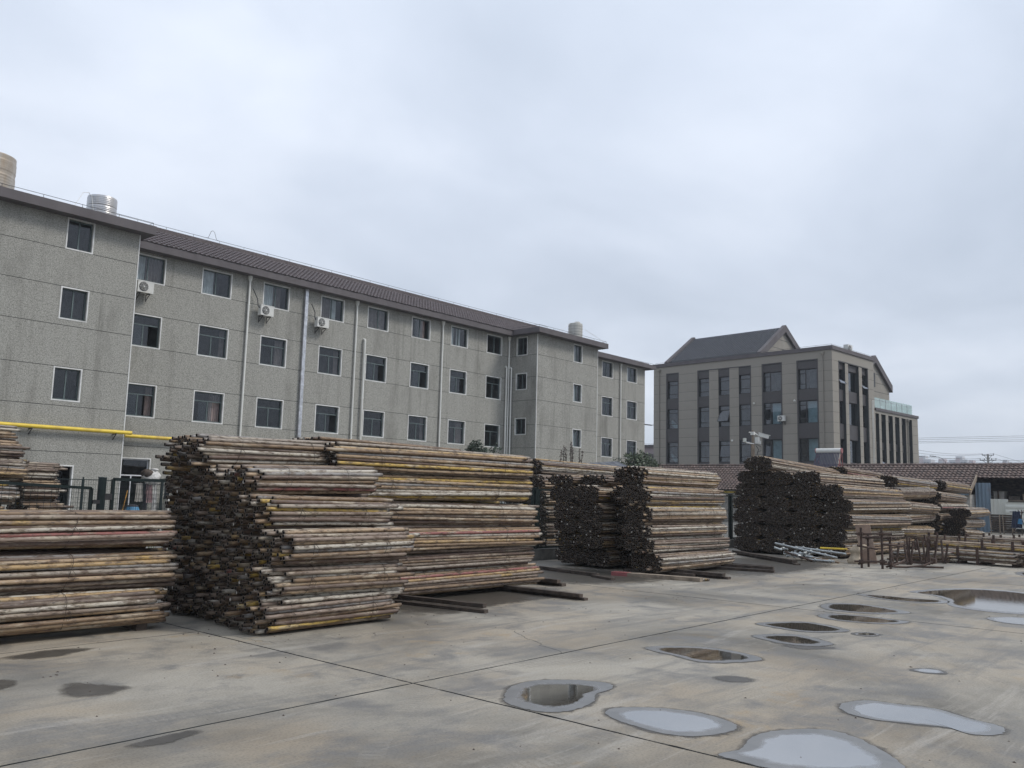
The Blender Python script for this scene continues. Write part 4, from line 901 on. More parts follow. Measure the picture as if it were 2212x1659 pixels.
# coats hung on a pole tripod
ct = thing('clothes_tripod', 'dark blue clothes and a bright blue cloth hung on a pole tripod by the shed', 'clothes rack', (56, 10.3, 0))
for p, q in (((56, 9.9, 0), (56.1, 10.4, 1.45)), ((56.1, 10.75, 0), (56, 10.1, 1.42)), ((56.4, 10.3, 0), (56.0, 10.2, 1.45)), ((56, 9.5, 1.3), (56, 10.8, 1.32))):
    m = MB(); m.tube([p, q], 0.022, 6); m.build('pole', 'rust', ct)
def cloth(parent, c, w, h, mat, seed, name='cloth', axis='y'):
    rnd = random.Random(seed); m = MB(); nu, nv = 12, 8; vs = []; fs = []
    for j in range(nv+1):
        for i in range(nu+1):
            u = i/nu-0.5; v = j/nv; ww = w*(0.75+0.35*v); d = 0.05*math.sin(i*1.6+j*0.3)*(0.4+v)+rnd.uniform(-.01, .01)
            p = (c[0]-0.03-d, c[1]+u*ww, c[2]-h*v+0.04*rnd.random()) if axis == 'y' else (c[0]+u*ww, c[1]-0.03-d, c[2]-h*v+0.04*rnd.random())
            vs.append(p)
    for j in range(nv):
        for i in range(nu): a = j*(nu+1)+i; fs.append((a, a+1, a+nu+2, a+nu+1))
    m.add(vs, fs, 0, True); return m.build(name, mat, parent)
cloth(ct, (55.95, 10.45, 1.35), 0.5, 0.95, 'cloth_navy', 1); cloth(ct, (55.95, 9.75, 1.35), 0.55, 0.9, 'cloth_navy', 2); cloth(ct, (55.85, 10.25, 0.92), 0.24, 0.3, 'plastic_blue', 3)

# ------------------------------------------------------------------ solar water heater on the shed roof
sw = thing('solar_heater', 'solar water heater with white tank and dark glass tubes on the tiled roof', 'solar heater', (60.3, 22.8, zr(60.3)))
m = MB(); m.tube([(60.6, 21.95, 5.22), (60.6, 23.75, 5.22)], 0.185, 20); m.build('tank', 'machine_white', sw)
for y in (21.9, 23.72):
    m = MB(); m.tube([(60.6, y, 5.22), (60.6, y+0.06, 5.22)], 0.19, 20); m.build('end_cap', 'cap_red', sw)
for k in range(16):
    y = 22.1+k*0.107; m = MB(); m.tube([(60.5, y, 5.06), (59.45, y, zr(59.45)+0.14)], 0.042, 8); m.build('glass_tube', 'tube_violet', sw)
m = MB()
for y in (21.98, 23.7):
    m.bar((60.62, y, 5.05), (59.42, y, zr(59.42)+0.06), 0.04, 0.05); m.bar((60.75, y, 5.05), (60.9, y, zr(60.9)+0.03), 0.04, 0.04); m.bar((60.1, y, 4.6), (60.88, y, zr(60.88)+0.1), 0.03, 0.03)
m.bar((59.42, 21.95, zr(59.42)+0.08), (59.42, 23.75, zr(59.42)+0.08), 0.05, 0.05); m.build('stand', 'cap_red', sw)

# ------------------------------------------------------------------ far things
pk = thing('pink_house', 'dull pink flat-roofed house seen in the gap between the two blocks', 'building', (110, 66, 0))
m = MB(); facade(m, mkP('X', 110), 56, 76, 0, 9.1, [(66.4, 69.05, 5.9, 7.75)], depth=0.3); m.quad((110, 56, 0), (122, 56, 0), (122, 56, 9.1), (110, 56, 9.1)); m.quad((110, 76, 0), (122, 76, 0), (122, 76, 9.1), (110, 76, 9.1)); m.quad((122, 56, 0), (122, 76, 0), (122, 76, 9.1), (122, 56, 9.1)); m.build('wall', ['pink_wall', 'groove'], pk)
m = MB(); m.box(109.7, 55.7, 9.102, 122.3, 76.3, 9.42); m.box(109.5, 65.9, 7.8, 110, 69.5, 8.02); m.build('roof', 'eave_fascia', pk)
P110 = mkP('X', 110); m = MB(); rect_frame(m, P110, 66.4, 69.05, 5.9, 7.75, 0.07, 0.1, 0.2)
for u in (67.06, 67.72, 68.38): pbox(m, P110, u-0.04, u+0.04, 5.97, 7.68, 0.1, 0.19)
pbox(m, P110, 66.47, 68.98, 6.95, 7.03, 0.095, 0.185)
w = m.build('window', 'white_trim', pk); m = MB(); m.quad((110.15, 66.4, 5.9), (110.15, 69.05, 5.9), (110.15, 69.05, 7.75), (110.15, 66.4, 7.75)); m.build('pane', 'tube_violet', w)
def lamp(p_base, p_top, p_tip, label, r=0.06):
    t = thing('street_lamp', label, 'street lamp', p_base); m = MB(); b, tp, tip = Vector(p_base), Vector(p_top), Vector(p_tip)
    m.tube([b, tp, tp.lerp(tip, 0.35)+Vector((0, 0, (tip-tp).length*0.14)), tp.lerp(tip, 0.7)+Vector((0, 0, (tip-tp).length*0.12)), tip], [r, r*0.8, r*0.6, r*0.55, r*0.5], 8); m.build('pole', 'machine_dark', t)
    m = MB(); d = (tip-tp); d.z = 0; d.normalize(); m.bar(tip-d*0.1, tip+d*0.95+Vector((0, 0, 0.12)), 0.3, 0.13); m.build('lamp_head', 'machine_dark', t)
lamp((96, 55.5, 0), (96, 55.6, 9.6), (95, 58.9, 10.9), 'street lamp head reaching into the gap beside the office block', 0.08)
lamp((164.7, 41.4, 0), (164.7, 41.4, 9.2), (164.3, 42.9, 10.1), 'thin curved street lamp rising behind the shed ridge', 0.06)
up = thing('utility_pole', 'concrete utility pole with two cross-arms behind the shed ridge', 'utility pole', (156.4, 32.9, 0))
m = MB(); m.tube([(156.4, 32.9, 0), (156.4, 32.9, 10.0)], [0.24, 0.16], 10); m.build('pole', 'pole_concrete', up)
for (z, w) in ((9.85, 0.85), (9.05, 1.2)):
    m = MB(); m.bar((156.4, 32.9-w, z), (156.4, 32.9+w, z), 0.10, 0.10); m.bar((156.4, 32.9-w*0.7, z), (156.4, 32.9, z-0.75), 0.06, 0.06); m.bar((156.4, 32.9+w*0.7, z), (156.4, 32.9, z-0.75), 0.06, 0.06); a = m.build('cross_arm', 'machine_dark', up)
    for s in ((-1, -.45, .45, 1) if w > 1 else (-1, 1)):
        m = MB(); m.tube([(156.4, 32.9+s*w*0.97, z+0.04), (156.4, 32.9+s*w*0.97, z+0.2), (156.4, 32.9+s*w*0.97, z+0.3)], [0.04, 0.07, 0.03], 6); m.build('insulator', 'machine_dark', a)
WL = [((140, 46, 11.9), (156.4, 33.7, 10.1), 0.9, 'upper'), ((140, 46, 10.9), (156.4, 32.1, 10.1), 0.9, 'second'), ((140, 46, 10.3), (156.4, 34.0, 9.3), 0.6, 'third'), ((140, 46, 9.9), (156.4, 31.8, 9.3), 0.5, 'lowest'),
      ((156.4, 32.1, 10.1), (170, 22, 6.8), 0.2, 'outgoing'), ((156.4, 31.8, 9.3), (170, 22, 6.5), 0.2, 'lower outgoing')]
for k, (a, b, sag, nm) in enumerate(WL):
    m = MB(); a, b = Vector(a), Vector(b); m.tube([a.lerp(b, t/14)-Vector((0, 0, sag*4*(t/14)*(1-t/14))) for t in range(15)], 0.018, 4, caps=False)
    top(m, 'power_line', 'black_cable', nm+' sagging cable on the cross-armed utility pole', 'cable', 'cables on the utility pole')
for k, z in enumerate((25.6, 25.0, 24.3, 23.8, 17.3, 16.7, 16.2)):
    m = MB(); m.tube([(330, 260-t*20, z-0.02*t) for t in range(16)], 0.045, 4, caps=False)
    top(m, 'overhead_line', 'black_cable', ['first', 'second', 'third', 'fourth', 'fifth', 'sixth', 'seventh'][k]+' far overhead line from the top, crossing the sky beyond the shed', 'cable', 'far overhead lines')
def tower(x, y, w, d, h, label, mats, seed):
    t = thing('apartment_block', label, 'building', (x, y, 0), group='far apartment blocks'); rnd = random.Random(seed)
    m = MB(); m.box(x, y-w/2, 0, x+d, y+w/2, h); m.box(x+2, y-w*0.2, h, x+d-2, y+w*0.15, h+3.4); m.build('wall', mats[0], t)
    m = MB(); m.box(x-0.6, y-w*0.12, 0, x-0.05, y+w*0.12, h+1.5); m.build('stair_tower', mats[1], t)
    nb = int(h/3)
    for k in range(nb-9, nb):
        z = k*3.0
        for s in (-0.36, -0.2, 0.2, 0.36):
            m = MB(); m.box(x-0.08, y+w*s-w*0.06, z+0.9, x-0.02, y+w*s+w*0.06, z+2.5); m.build('window', 'dark_glass_far', t)
        for s in (-0.28, 0.28):
            m = MB(); m.box(x-1.4, y+w*s-w*0.17, z-0.1, x-0.1, y+w*s+w*0.17, z+0.9); m.build('balcony', mats[0], t)
far = [(866, 239, 17, 'pale', 44), (868, 222.5, 15, 'rose', 41), (872, 208.5, 16, 'pale', 43.5), (868, 247, 12, 'rose', 40), (876, 199.5, 11, 'rose', 40), (884, 173, 10, 'pale', 40.5), (882, 188, 8, 'rose', 37)]
for k, (x, y, w, c, h) in enumerate(far):
    tower(x, y, w, 14, h, ['first', 'second', 'third', 'fourth', 'fifth', 'sixth', 'seventh'][[1, 2, 3, 0, 4, 6, 5][k]]+' hazy '+('grey' if c == 'pale' else 'pinkish')+' tower beyond the shed counting from the office block', ('pale_apartment', 'rose_apartment') if c == 'pale' else ('rose_apartment', 'pale_apartment'), k)

# ------------------------------------------------------------------ scaffold pipes and their bundles
PR_ = 0.0243
def pipe_geom(m, c, L, r, n, segs, bend, plug=False, rot=0.0, ring=0.80, inner=0.22, yaw=0.0, pit=0.0, en=None):
    """a hollow pipe along X, centred at c; en collects how close each vertex is to an end darkened by rust and painted shade"""
    vs = []; fs = []; mi = []; ev = []; e0 = min(0.08, L*0.2)
    st = [-L/2]+[-L/2+e0+(L-2*e0)*i/segs for i in range(segs+1)]+[L/2]
    def P(x, rr, k):
        t = 2*math.pi*k/n+rot; bx = bend*(1-(2*x/L)**2)
        return (c[0]+x, c[1]+rr*math.cos(t)+bx+yaw*x, c[2]+rr*math.sin(t)+bx*0.4+pit*x)
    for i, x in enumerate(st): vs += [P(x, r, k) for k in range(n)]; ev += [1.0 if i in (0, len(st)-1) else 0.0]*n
    for i in range(len(st)-1):
        for k in range(n): fs.append((i*n+k, i*n+(k+1) % n, (i+1)*n+(k+1) % n, (i+1)*n+k)); mi.append(0)
    for s in (-1, 1):
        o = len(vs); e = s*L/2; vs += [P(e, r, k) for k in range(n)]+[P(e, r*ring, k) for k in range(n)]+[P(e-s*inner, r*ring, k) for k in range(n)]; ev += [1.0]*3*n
        for k in range(n):
            a, b = o+k, o+(k+1) % n; fs.append((a, b, b+n, a+n)); mi.append(3); fs.append((a+n, b+n, b+2*n, a+2*n)); mi.append(1)
        fs.append(tuple(range(o+2*n, o+3*n))); mi.append(1)
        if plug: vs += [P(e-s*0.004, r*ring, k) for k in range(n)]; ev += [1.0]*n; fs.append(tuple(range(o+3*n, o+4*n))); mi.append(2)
    o = len(m.v); m.v += vs
    for f, q in zip(fs, mi): m.f.append(tuple(i+o for i in f)); m.m.append(q); m.sm.append(q == 0)
    if en is not None: en += ev
    return len(vs)
PMESH = {}
def pipe_meshes(L):
    key = round(L, 2)
    if key not in PMESH:
        out = []
        for k in range(7):
            m = MB(); rnd = random.Random(k+int(L*100)); pipe_geom(m, (0, 0, 0), L*(1-0.012*(k % 3)), PR_*(1, 1, 1.02, 0.98, 1, 1.04, 1)[k], 9, 3 if L > 1.5 else 1, (0, 0.008, -0.008, 0.016, 0.003, -0.012, 0)[k]*(L/3), plug=(k == 6), en=(ev := []))
            me = bpy.data.meshes.new('pipe'); me.from_pydata(m.v, [], m.f)
            for q in ('scaffold_pipe', 'pipe_bore', 'pipe_plug', 'pipe_rim'): me.materials.append(MATS[q])
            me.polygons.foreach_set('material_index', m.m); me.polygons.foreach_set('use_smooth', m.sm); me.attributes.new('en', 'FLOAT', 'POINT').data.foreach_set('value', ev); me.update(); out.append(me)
        PMESH[key] = out
    return PMESH[key]
def section(w, h, rnd, p=0.0498, power=2.7, shell=None):
    """hexagonally packed pipe centres inside a rounded-rectangle section, base at z = 0"""
    pts = []; dz = p*0.866; nr = max(2, round((h-p)/dz)+1); dz = (h-p)/(nr-1)
    for j in range(nr):
        z = p/2+j*dz; off = (p/2 if j % 2 else 0); nn_ = int(w/p)
        for i in range(nn_+1):
            y = -w/2+p/2+off+i*p
            if y > w/2-p*0.35: continue
            ny = abs(y)/(w/2); nz3 = abs(z-h/2)/(h/2)
            e = ny**power+nz3**power
            if e > 1.0: continue
            if shell and ny < 1-shell/(w/2) and nz3 < 1-shell/(h/2): continue
            pts.append((y+rnd.gauss(0, 0.0035), z+rnd.gauss(0, 0.003)))
    return pts
def tie(parent, x, w, h, rnd):
    m = MB(); pts = []; n = 22; sk = rnd.uniform(-0.10, 0.10)
    for k in range(n+1):
        t = 2*math.pi*k/n; c, s = math.cos(t), math.sin(t)
        y = (w/2+0.004)*math.copysign(abs(c)**0.62, c); z = h/2+(h/2+0.004)*math.copysign(abs(s)**0.62, s)
        pts.append((x+sk*(z/h-0.5)+0.015*math.sin(3*t), y, z))
    m.tube(pts, 0.0032, 4, caps=False); m.tube([(x+0.01, -w/2-0.004, h*0.6), (x+0.05, -w/2-0.03, h*0.45), (x+0.03, -w/2-0.02, h*0.3)], 0.0026, 4)
    m.build('tie_wire', 'tie_wire', parent, local=True)
NB = [0]
def bundle(loc, L, w, h, label, group, mode='single', seed=0, pitch=0.0, yaw=0.0, roll=0.0, rag=0.035, ties=(0.22, 0.78), shell=None, far=False, cat='pipe bundle', power=2.7):
    """loc = the end nearest -X, middle of the width, underside"""
    rnd = random.Random(seed*13+5); NB[0] += 1
    t = thing('pipe_bundle', label, cat, loc, group=group, rot=(roll, -pitch, yaw))
    pts = section(w, h, rnd, shell=shell, power=power)
    if mode == 'single':
        mes = pipe_meshes(L)
        for (y, z) in pts:
            o = bpy.data.objects.new('pipe', mes[rnd.choices(range(7), (9, 6, 6, 4, 6, 4, 0.6))[0]]); COL.objects.link(o); o.parent = t
            dx = rnd.gauss(0, rag)
            if rnd.random() < 0.06: dx += rnd.choice((-1, 1))*rnd.uniform(0.05, 0.2)
            kx = (2.2 if rnd.random() < 0.06 else 1.0)*(1.7 if L < 2.5 else 1.0)
            o.location = (L/2+dx, y, z); o.rotation_euler = (rnd.uniform(0, 6.28), rnd.gauss(0, 0.0042)*kx, rnd.gauss(0, 0.0050)*kx)
    else:
        m = MB(); at = []; ev = []
        for (y, z) in pts:
            k = pipe_geom(m, (L/2+rnd.gauss(0, rag), y, z), L, PR_, 7, 1, 0, plug=(rnd.random() < 0.02), rot=rnd.random(), yaw=rnd.gauss(0, 0.004), pit=rnd.gauss(0, 0.003), en=ev); at += [rnd.random()]*k
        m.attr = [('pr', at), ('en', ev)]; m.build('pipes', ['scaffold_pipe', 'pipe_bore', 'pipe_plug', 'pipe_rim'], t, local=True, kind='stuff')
    for f in ties: tie(t, L*f+rnd.uniform(-0.1, 0.1), w, h, rnd)
    return t
TIER = ['bottom', 'second', 'third', 'fourth', 'fifth', 'sixth', 'seventh']
CO = ['front', 'second', 'third', 'fourth', 'fifth', 'rearmost']
def stack(levels, x0, L, desc, where, group, mode, seed, cw=0.62, h=None, xoff=None, rag=0.035, modes=None, shell=None, tilt=0.006, keep=None, power=2.7, ties_all=False):
    """levels: list of (z, height, y_front, y_back)"""
    for li, (z, hh, yf, yb) in enumerate(levels):
        n = max(1, round((yb-yf)/cw)); w = (yb-yf)/n
        for ci in range(n):
            if keep and not keep(li, ci): continue
            rnd = random.Random(seed*100+li*10+ci)
            xo = rnd.uniform(-0.06, 0.06)+(xoff(li, ci) if xoff else 0)
            md = modes(li, ci) if modes else mode; sh = shell(li, ci) if shell else None
            lab = '%s-tier bundle of %s, %s column, in %s' % (TIER[li], desc, CO[min(ci, 5)], where)
            bundle((x0+xo, yf+w*(ci+0.5), z), L, w-0.008, hh, lab, group, md, seed*100+li*10+ci, pitch=rnd.gauss(0, tilt), yaw=rnd.gauss(0, 0.006), rag=rag, shell=sh, power=power, ties=(0.2, 0.8) if (ci == 0 or ties_all or li == len(levels)-1) else ())

# low stack by the gate, then the ragged short-pipe stack, then the long one behind it
stack([(0.115, 0.40, 9.38, 10.5), (0.51, 0.395, 9.40, 10.5), (0.90, 0.395, 9.40, 10.45)], -0.98, 5.98, 'long grimy pipes', 'the low stack by the green gate', 'bundles in the low stack', 'single', 1, cw=0.56, shell=lambda l, c: 0.07 if c == 0 else 0.05, tilt=0.004)
stack([(0.02, 0.39, 8.22, 10.78), (0.395, 0.385, 8.20, 10.86), (0.77, 0.385, 8.10, 10.90), (1.145, 0.385, 8.42, 10.95), (1.52, 0.36, 8.78, 10.92), (1.87, 0.38, 9.70, 10.78)], 5.54, 1.84, 'short rusty pipes', 'the ragged stack nearest the slab joint', 'bundles in the ragged short-pipe stack', 'single', 2, cw=0.64, rag=0.075, tilt=0.012, xoff=lambda l, c: [0.02, 0.02, 0.05, 0.0, -0.02, -0.05][l]+0.02*c)
stack([(0.07, 0.35, 9.50, 11.6), (0.41, 0.31, 9.54, 11.6), (0.71, 0.41, 9.46, 11.6), (1.11, 0.37, 9.52, 11.6), (1.47, 0.42, 9.52, 11.6), (1.88, 0.39, 9.46, 11.3)], 7.50, 4.2, 'long paint-flecked pipes', 'the long stack behind the ragged one', 'bundles in the long stack', 'single', 3, cw=0.68,
      modes=lambda l, c: 'single' if (c == 0 or l == 5) else 'joined', shell=lambda l, c: 0.08 if (c == 0 and l < 5) else (0.05 if c else None), xoff=lambda l, c: [0.10, 0.0, 0.0, -0.10, -0.12, -0.30][l])
bundle((7.4, 10.5, 2.26), 2.9, 0.7, 0.10, 'thin loose layer of red-flecked pipes on top of the long stack behind the ragged one', 'bundles in the long stack', 'single', 399, ties=())
# stack with weeds behind, open ends towards the camera
stack([(0.06, 0.40, 9.38, 12.5), (0.45, 0.32, 9.48, 12.5), (0.76, 0.32, 9.54, 12.5), (1.07, 0.38, 9.54, 12.5), (1.44, 0.42, 9.56, 12.65)], 15.48, 3.4, 'long pipes', 'the stack beyond the red-tipped beam', 'bundles in the stack with the recessed second column', 'joined', 4, cw=0.84, rag=0.022, power=2.4,
      modes=lambda l, c: 'single' if c < 2 else 'joined', xoff=lambda l, c: (0.0, 0.75, 0.32, 0.42)[min(c, 3)]+(0.14, 0.02, 0, 0, 0)[l])
bundle((15.5, 10.12, 1.85), 3.3, 0.84, 0.42, 'highest bundle of criss-crossed pipes on the stack beyond the red-tipped beam', 'bundles in the stack with the recessed second column', 'single', 451, rag=0.05)
bundle((16.1, 11.5, 1.86), 3.3, 0.8, 0.24, 'low top layer of pipes on the stack beyond the red-tipped beam, second column', 'bundles in the stack with the recessed second column', 'joined', 452)
bundle((15.9, 12.3, 1.87), 3.3, 0.8, 0.22, 'low top layer of pipes on the stack beyond the red-tipped beam, rearmost column', 'bundles in the stack with the recessed second column', 'joined', 453)
stack([(0.06, 0.42, 14.3, 15.9), (0.48, 0.42, 14.3, 15.9), (0.90, 0.42, 14.3, 15.9), (1.32, 0.42, 14.35, 15.9), (1.74, 0.42, 14.4, 15.9), (2.16, 0.42, 14.5, 15.6)], 17.9, 4.9, 'greyish pipes', 'the stack behind the fence below the weeds', 'bundles behind the mesh fence', 'joined', 5, cw=0.8)
# tall black-ended stack
stack([(0.06, 0.42, 9.0, 12.45), (0.48, 0.42, 8.92, 12.45), (0.90, 0.42, 8.75, 12.45), (1.31, 0.41, 8.75, 12.45), (1.71, 0.41, 8.98, 12.4), (2.11, 0.40, 9.65, 12.3)], 24.95, 5.55, 'pipes', 'the tall black-ended stack behind the galvanised parts', 'bundles in the tall black-ended stack', 'joined', 6, cw=0.92, tilt=0.008, rag=0.016, power=2.9)
bundle((24.7, 11.5, 2.48), 5.6, 0.95, 0.48, 'highest bundle of rusty pipes crowning the tall black-ended stack', 'bundles in the tall black-ended stack', 'joined', 671, pitch=-0.03, rag=0.02, power=2.1)
# farther stacks
stack([(0.06, 0.42, 9.35, 11.9), (0.48, 0.42, 9.25, 11.9), (0.90, 0.42, 9.15, 11.9), (1.32, 0.42, 9.05, 11.9), (1.74, 0.42, 9.1, 11.9), (2.16, 0.42, 10.4, 11.9)], 30.75, 4.2, 'ochre-flecked pipes', 'the stack right behind the black-ended one', 'bundles in the fourth long stack', 'joined', 7, cw=0.95, power=2.2, keep=lambda l, c: c < 2 or l > 3, shell=lambda l, c: 0.09, tilt=0.012)
bundle((30.6, 11.3, 2.54), 4.2, 0.8, 0.34, 'uppermost ochre-flecked bundle on the stack right behind the black-ended one', 'bundles in the fourth long stack', 'joined', 771, pitch=-0.02)
stack([(0.06, 0.42, 9.4, 11.2), (0.48, 0.42, 9.35, 11.2), (0.90, 0.42, 9.3, 11.2), (1.32, 0.42, 9.25, 11.2), (1.74, 0.42, 9.25, 11.2)], 36.1, 4.0, 'dull pipes', 'the stack before the blue sheet', 'bundles in the fifth stack', 'joined', 8, cw=0.9, tilt=0.02, power=2.2, keep=lambda l, c: c < 2)
bundle((37.3, 9.8, 2.18), 3.8, 0.9, 0.42, 'sloping ochre bundle on top of the stack before the blue sheet', 'bundles in the fifth stack', 'joined', 871, pitch=-0.012)
stack([(0.04, 0.36, 8.7, 9.9), (0.40, 0.36, 8.5, 9.4), (0.76, 0.38, 8.45, 9.35), (1.14, 0.38, 8.3, 9.15)], 36.4, 3.0, 'fanned pipes', 'the low stack by the timber rack', 'bundles in the low dark-ended stack', 'joined', 9, cw=0.95, tilt=0.03, power=2.1)
bundle((31.9, 10.0, 2.17), 5.0, 0.85, 0.45, 'long ochre bundle bridging the top of the stack right behind the black-ended one', 'bundles in the fourth long stack', 'joined', 773, pitch=-0.01, power=2.2)
# pale stacks behind the gate
stack([(0.05, 0.40, 16.4, 17.2), (0.45, 0.40, 16.4, 17.2), (0.85, 0.40, 16.4, 17.2), (1.25, 0.40, 16.4, 17.2), (1.65, 0.38, 16.4, 17.2), (2.03, 0.32, 16.5, 17.1)], 4.05, 1.72, 'weathered grey pipes', 'the pale stack behind the gate', 'bundles in the pale stack behind the gate', 'single', 10, cw=0.8, shell=lambda l, c: 0.07, xoff=lambda l, c: [-0.1, -0.15, -0.2, -0.1, 0.08, 0.0][l], tilt=0.02)
bundle((3.75, 16.9, 2.34), 1.95, 0.6, 0.28, 'topmost weathered bundle of the pale stack behind the gate', 'bundles in the pale stack behind the gate', 'single', 1071, shell=0.07, pitch=-0.01)
stack([(0.05, 0.40, 17.6, 18.6), (0.45, 0.40, 17.6, 18.6), (0.85, 0.40, 17.6, 18.6), (1.25, 0.40, 17.7, 18.5), (1.64, 0.36, 17.8, 18.4)], 6.33, 0.64, 'very short pipes', 'the small stack beside the dark doorway', 'bundles in the small stack by the doorway', 'single', 11, cw=1.0, xoff=lambda l, c: [0.0, 0.0, -0.03, -0.08, -0.15][l], tilt=0.03, ties_all=True)

# ------------------------------------------------------------------ timber bearers and beams on the ground
def beam(p, q, w, h, label, z=0.0, mat='timber', tip=None):
    t = thing('timber_beam', label, 'timber beam', (p[0], p[1], z), group='timber beams under the stacks')
    a, b = Vector((p[0], p[1], z+h/2)), Vector((q[0], q[1], z+h/2)); d = (b-a).normalized(); s = Vector((-d.y, d.x, 0))
    m = MB(); n = 10; rnd = random.Random(int(p[0]*100)); vs = []; fs = []
    for i in range(n+1):
        c = a.lerp(b, i/n)+s*rnd.gauss(0, 0.004)
        for (u, v) in ((-1, -1), (1, -1), (1, 1), (-1, 1)): vs.append(c+s*(u*w/2*(1+rnd.gauss(0, 0.03)))+Vector((0, 0, v*h/2*(1 if v < 0 else 1+rnd.gauss(0, 0.05)))))
    for i in range(n):
        for k in range(4): fs.append((i*4+k, i*4+(k+1) % 4, i*4+4+(k+1) % 4, i*4+4+k))
    fs += [(3, 2, 1, 0), (n*4, n*4+1, n*4+2, n*4+3)]; m.add(vs, fs); m.build('wood', mat, t)
    if tip:
        m = MB(); m.bar(a-d*0.004, a+d*0.35, w*1.03, h*1.04); m.build('painted_tip', tip, t)
    return t
beam((8.45, 10.6), (8.84, 8.12), 0.085, 0.055, 'upper dark beam jutting from under the long stack nearest the ragged one', 0.055); beam((8.30, 10.6), (8.78, 8.03), 0.10, 0.045, 'lower dark plank jutting from under the long stack nearest the ragged one')
beam((10.95, 10.8), (10.98, 8.05), 0.09, 0.05, 'upper beam jutting from the middle of the long stack', 0.05); beam((11.06, 10.8), (11.05, 8.0), 0.10, 0.04, 'lower plank jutting from the middle of the long stack')
beam((12.32, 11.0), (12.28, 9.50), 0.10, 0.06, 'upper short beam end at the far corner of the long stack', 0.062); beam((12.40, 11.0), (12.40, 9.48), 0.12, 0.055, 'lower short beam end at the far corner of the long stack')
beam((14.75, 12.0), (14.42, 10.15), 0.10, 0.07, 'bare beam lying in the gap beside the concrete kerb'); beam((14.30, 10.2), (14.06, 9.55), 0.10, 0.05, 'short dark offcut beside the bare beam in the gap')
beam((15.02, 10.2), (15.38, 8.36), 0.20, 0.075, 'red-tipped beam lying in front of the open-ended stack', mat='wood_pale', tip='cap_red')
for k in range(3):
    m = MB(); pipe_geom(m, (0, 0, 0), 1.7, PR_, 9, 1, 0); o = top(m, 'loose_pipe', ['scaffold_pipe', 'pipe_bore', 'pipe_plug', 'pipe_rim'], ['first', 'middle', 'last'][k]+' loose pipe lying along the red-tipped beam', 'pipe', 'loose pipes by the red-tipped beam'); o.location = (15.36+0.055*k, 9.2-0.02*k, PR_); o.rotation_euler = (k, 0, R(-79))
beam((16.05, 10.6), (16.18, 8.95), 0.11, 0.06, 'dark bearer under the open end of the stack beyond the red-tipped beam', 0.0)
beam((16.32, 10.2), (16.28, 8.34), 0.12, 0.065, 'upper beam jutting from the open-ended stack near the red-tipped beam', 0.05); beam((16.40, 10.6), (16.34, 8.25), 0.13, 0.045, 'lower beam jutting from the open-ended stack near the red-tipped beam')
beam((18.3, 11.0), (18.85, 8.42), 0.13, 0.065, 'upper beam at the far foot of the open-ended stack', 0.06); beam((18.15, 11.0), (18.75, 8.36), 0.14, 0.055, 'lower beam at the far foot of the open-ended stack')
beam((19.6, 11.0), (19.9, 8.95), 0.11, 0.06, 'thin dark beam behind the pair at the far stack foot'); beam((23.9, 11.9), (21.65, 9.1), 0.14, 0.07, 'long plank lying before the black-ended stack', 0.045); beam((23.8, 11.7), (21.5, 8.95), 0.13, 0.04, 'second long plank lying under the plank by the black-ended stack')
for k, x in enumerate((3.2, 4.72)):
    beam((x, 9.52), (x, 10.5), 0.12, 0.11, ['dark timber block under the low stack', 'dark timber block under the gate end of the low stack'][k])
for k, x in enumerate((25.6, 30.0)): beam((x, 8.7), (x, 12.5), 0.12, 0.06, ['bearer under the open end of the black-ended stack', 'bearer under the far end of the black-ended stack'][k])

# ------------------------------------------------------------------ green mesh fence, gate leaves and kerb
def mesh_panel(parent, x0, x1, y, z0, z1, cell=(0.095, 0.075), fr=0.05, sag=0.0, wire=0.0022):
    m = MB(); m.bar((x0, y, z0), (x0, y, z1), fr, fr); m.bar((x1, y, z0-sag), (x1, y, z1-sag), fr, fr)
    m.bar((x0, y, z1), (x1, y, z1-sag), fr, fr*0.9); m.bar((x0, y, z0), (x1, y, z0-sag), fr, fr*0.9); f = m.build('frame', 'fence_green', parent)
    m = MB(); nx = int((x1-x0)/cell[0]); nz_ = int((z1-z0)/cell[1])
    for i in range(1, nx): x = x0+(x1-x0)*i/nx; s = sag*i/nx; m.bar((x, y, z0-s), (x, y, z1-s), wire*2, wire*2)
    for j in range(1, nz_): z = z0+(z1-z0)*j/nz_; m.bar((x0, y+0.004, z), (x1, y+0.004, z-sag), wire*2, wire*2)
    m.build('wire_mesh', 'fence_green', f, kind='stuff')
FY = 13.75
gl = thing('gate_leaf', 'sagging green mesh gate leaf behind the low stack', 'gate', (3.2, FY, 0)); mesh_panel(gl, 3.2, 5.82, FY, 0.25, 1.64, sag=0.10, fr=0.048)
m = MB(); m.box(5.84, FY-0.05, 1.30, 5.95, FY+0.03, 1.36); m.box(5.84, FY-0.05, 0.6, 5.95, FY+0.03, 0.66); m.build('hinge', 'machine_dark', gl)
gp = MB(); gp.tube([(5.98, FY, 0), (5.98, FY, 1.70)], 0.062, 12); gp.lathe((5.98, FY, 1.70), [(0.066, 0), (0.066, 0.015), (0.01, 0.02)], 12); top(gp, 'gate_post', 'fence_green', 'round dark green post between the two gate leaves', 'gate post')
gl = thing('gate_leaf', 'upright green mesh gate leaf running behind the ragged stack', 'gate', (6.13, FY, 0)); mesh_panel(gl, 6.15, 8.7, FY, 0.25, 1.69, fr=0.048)
m = MB(); m.box(6.0, FY-0.05, 1.36, 6.13, FY+0.03, 1.46); m.build('hinge', 'machine_dark', gl)
fn = thing('mesh_fence', 'dark green wire mesh fence with square posts behind the pipe stacks', 'fence', (16.6, FY, 0))
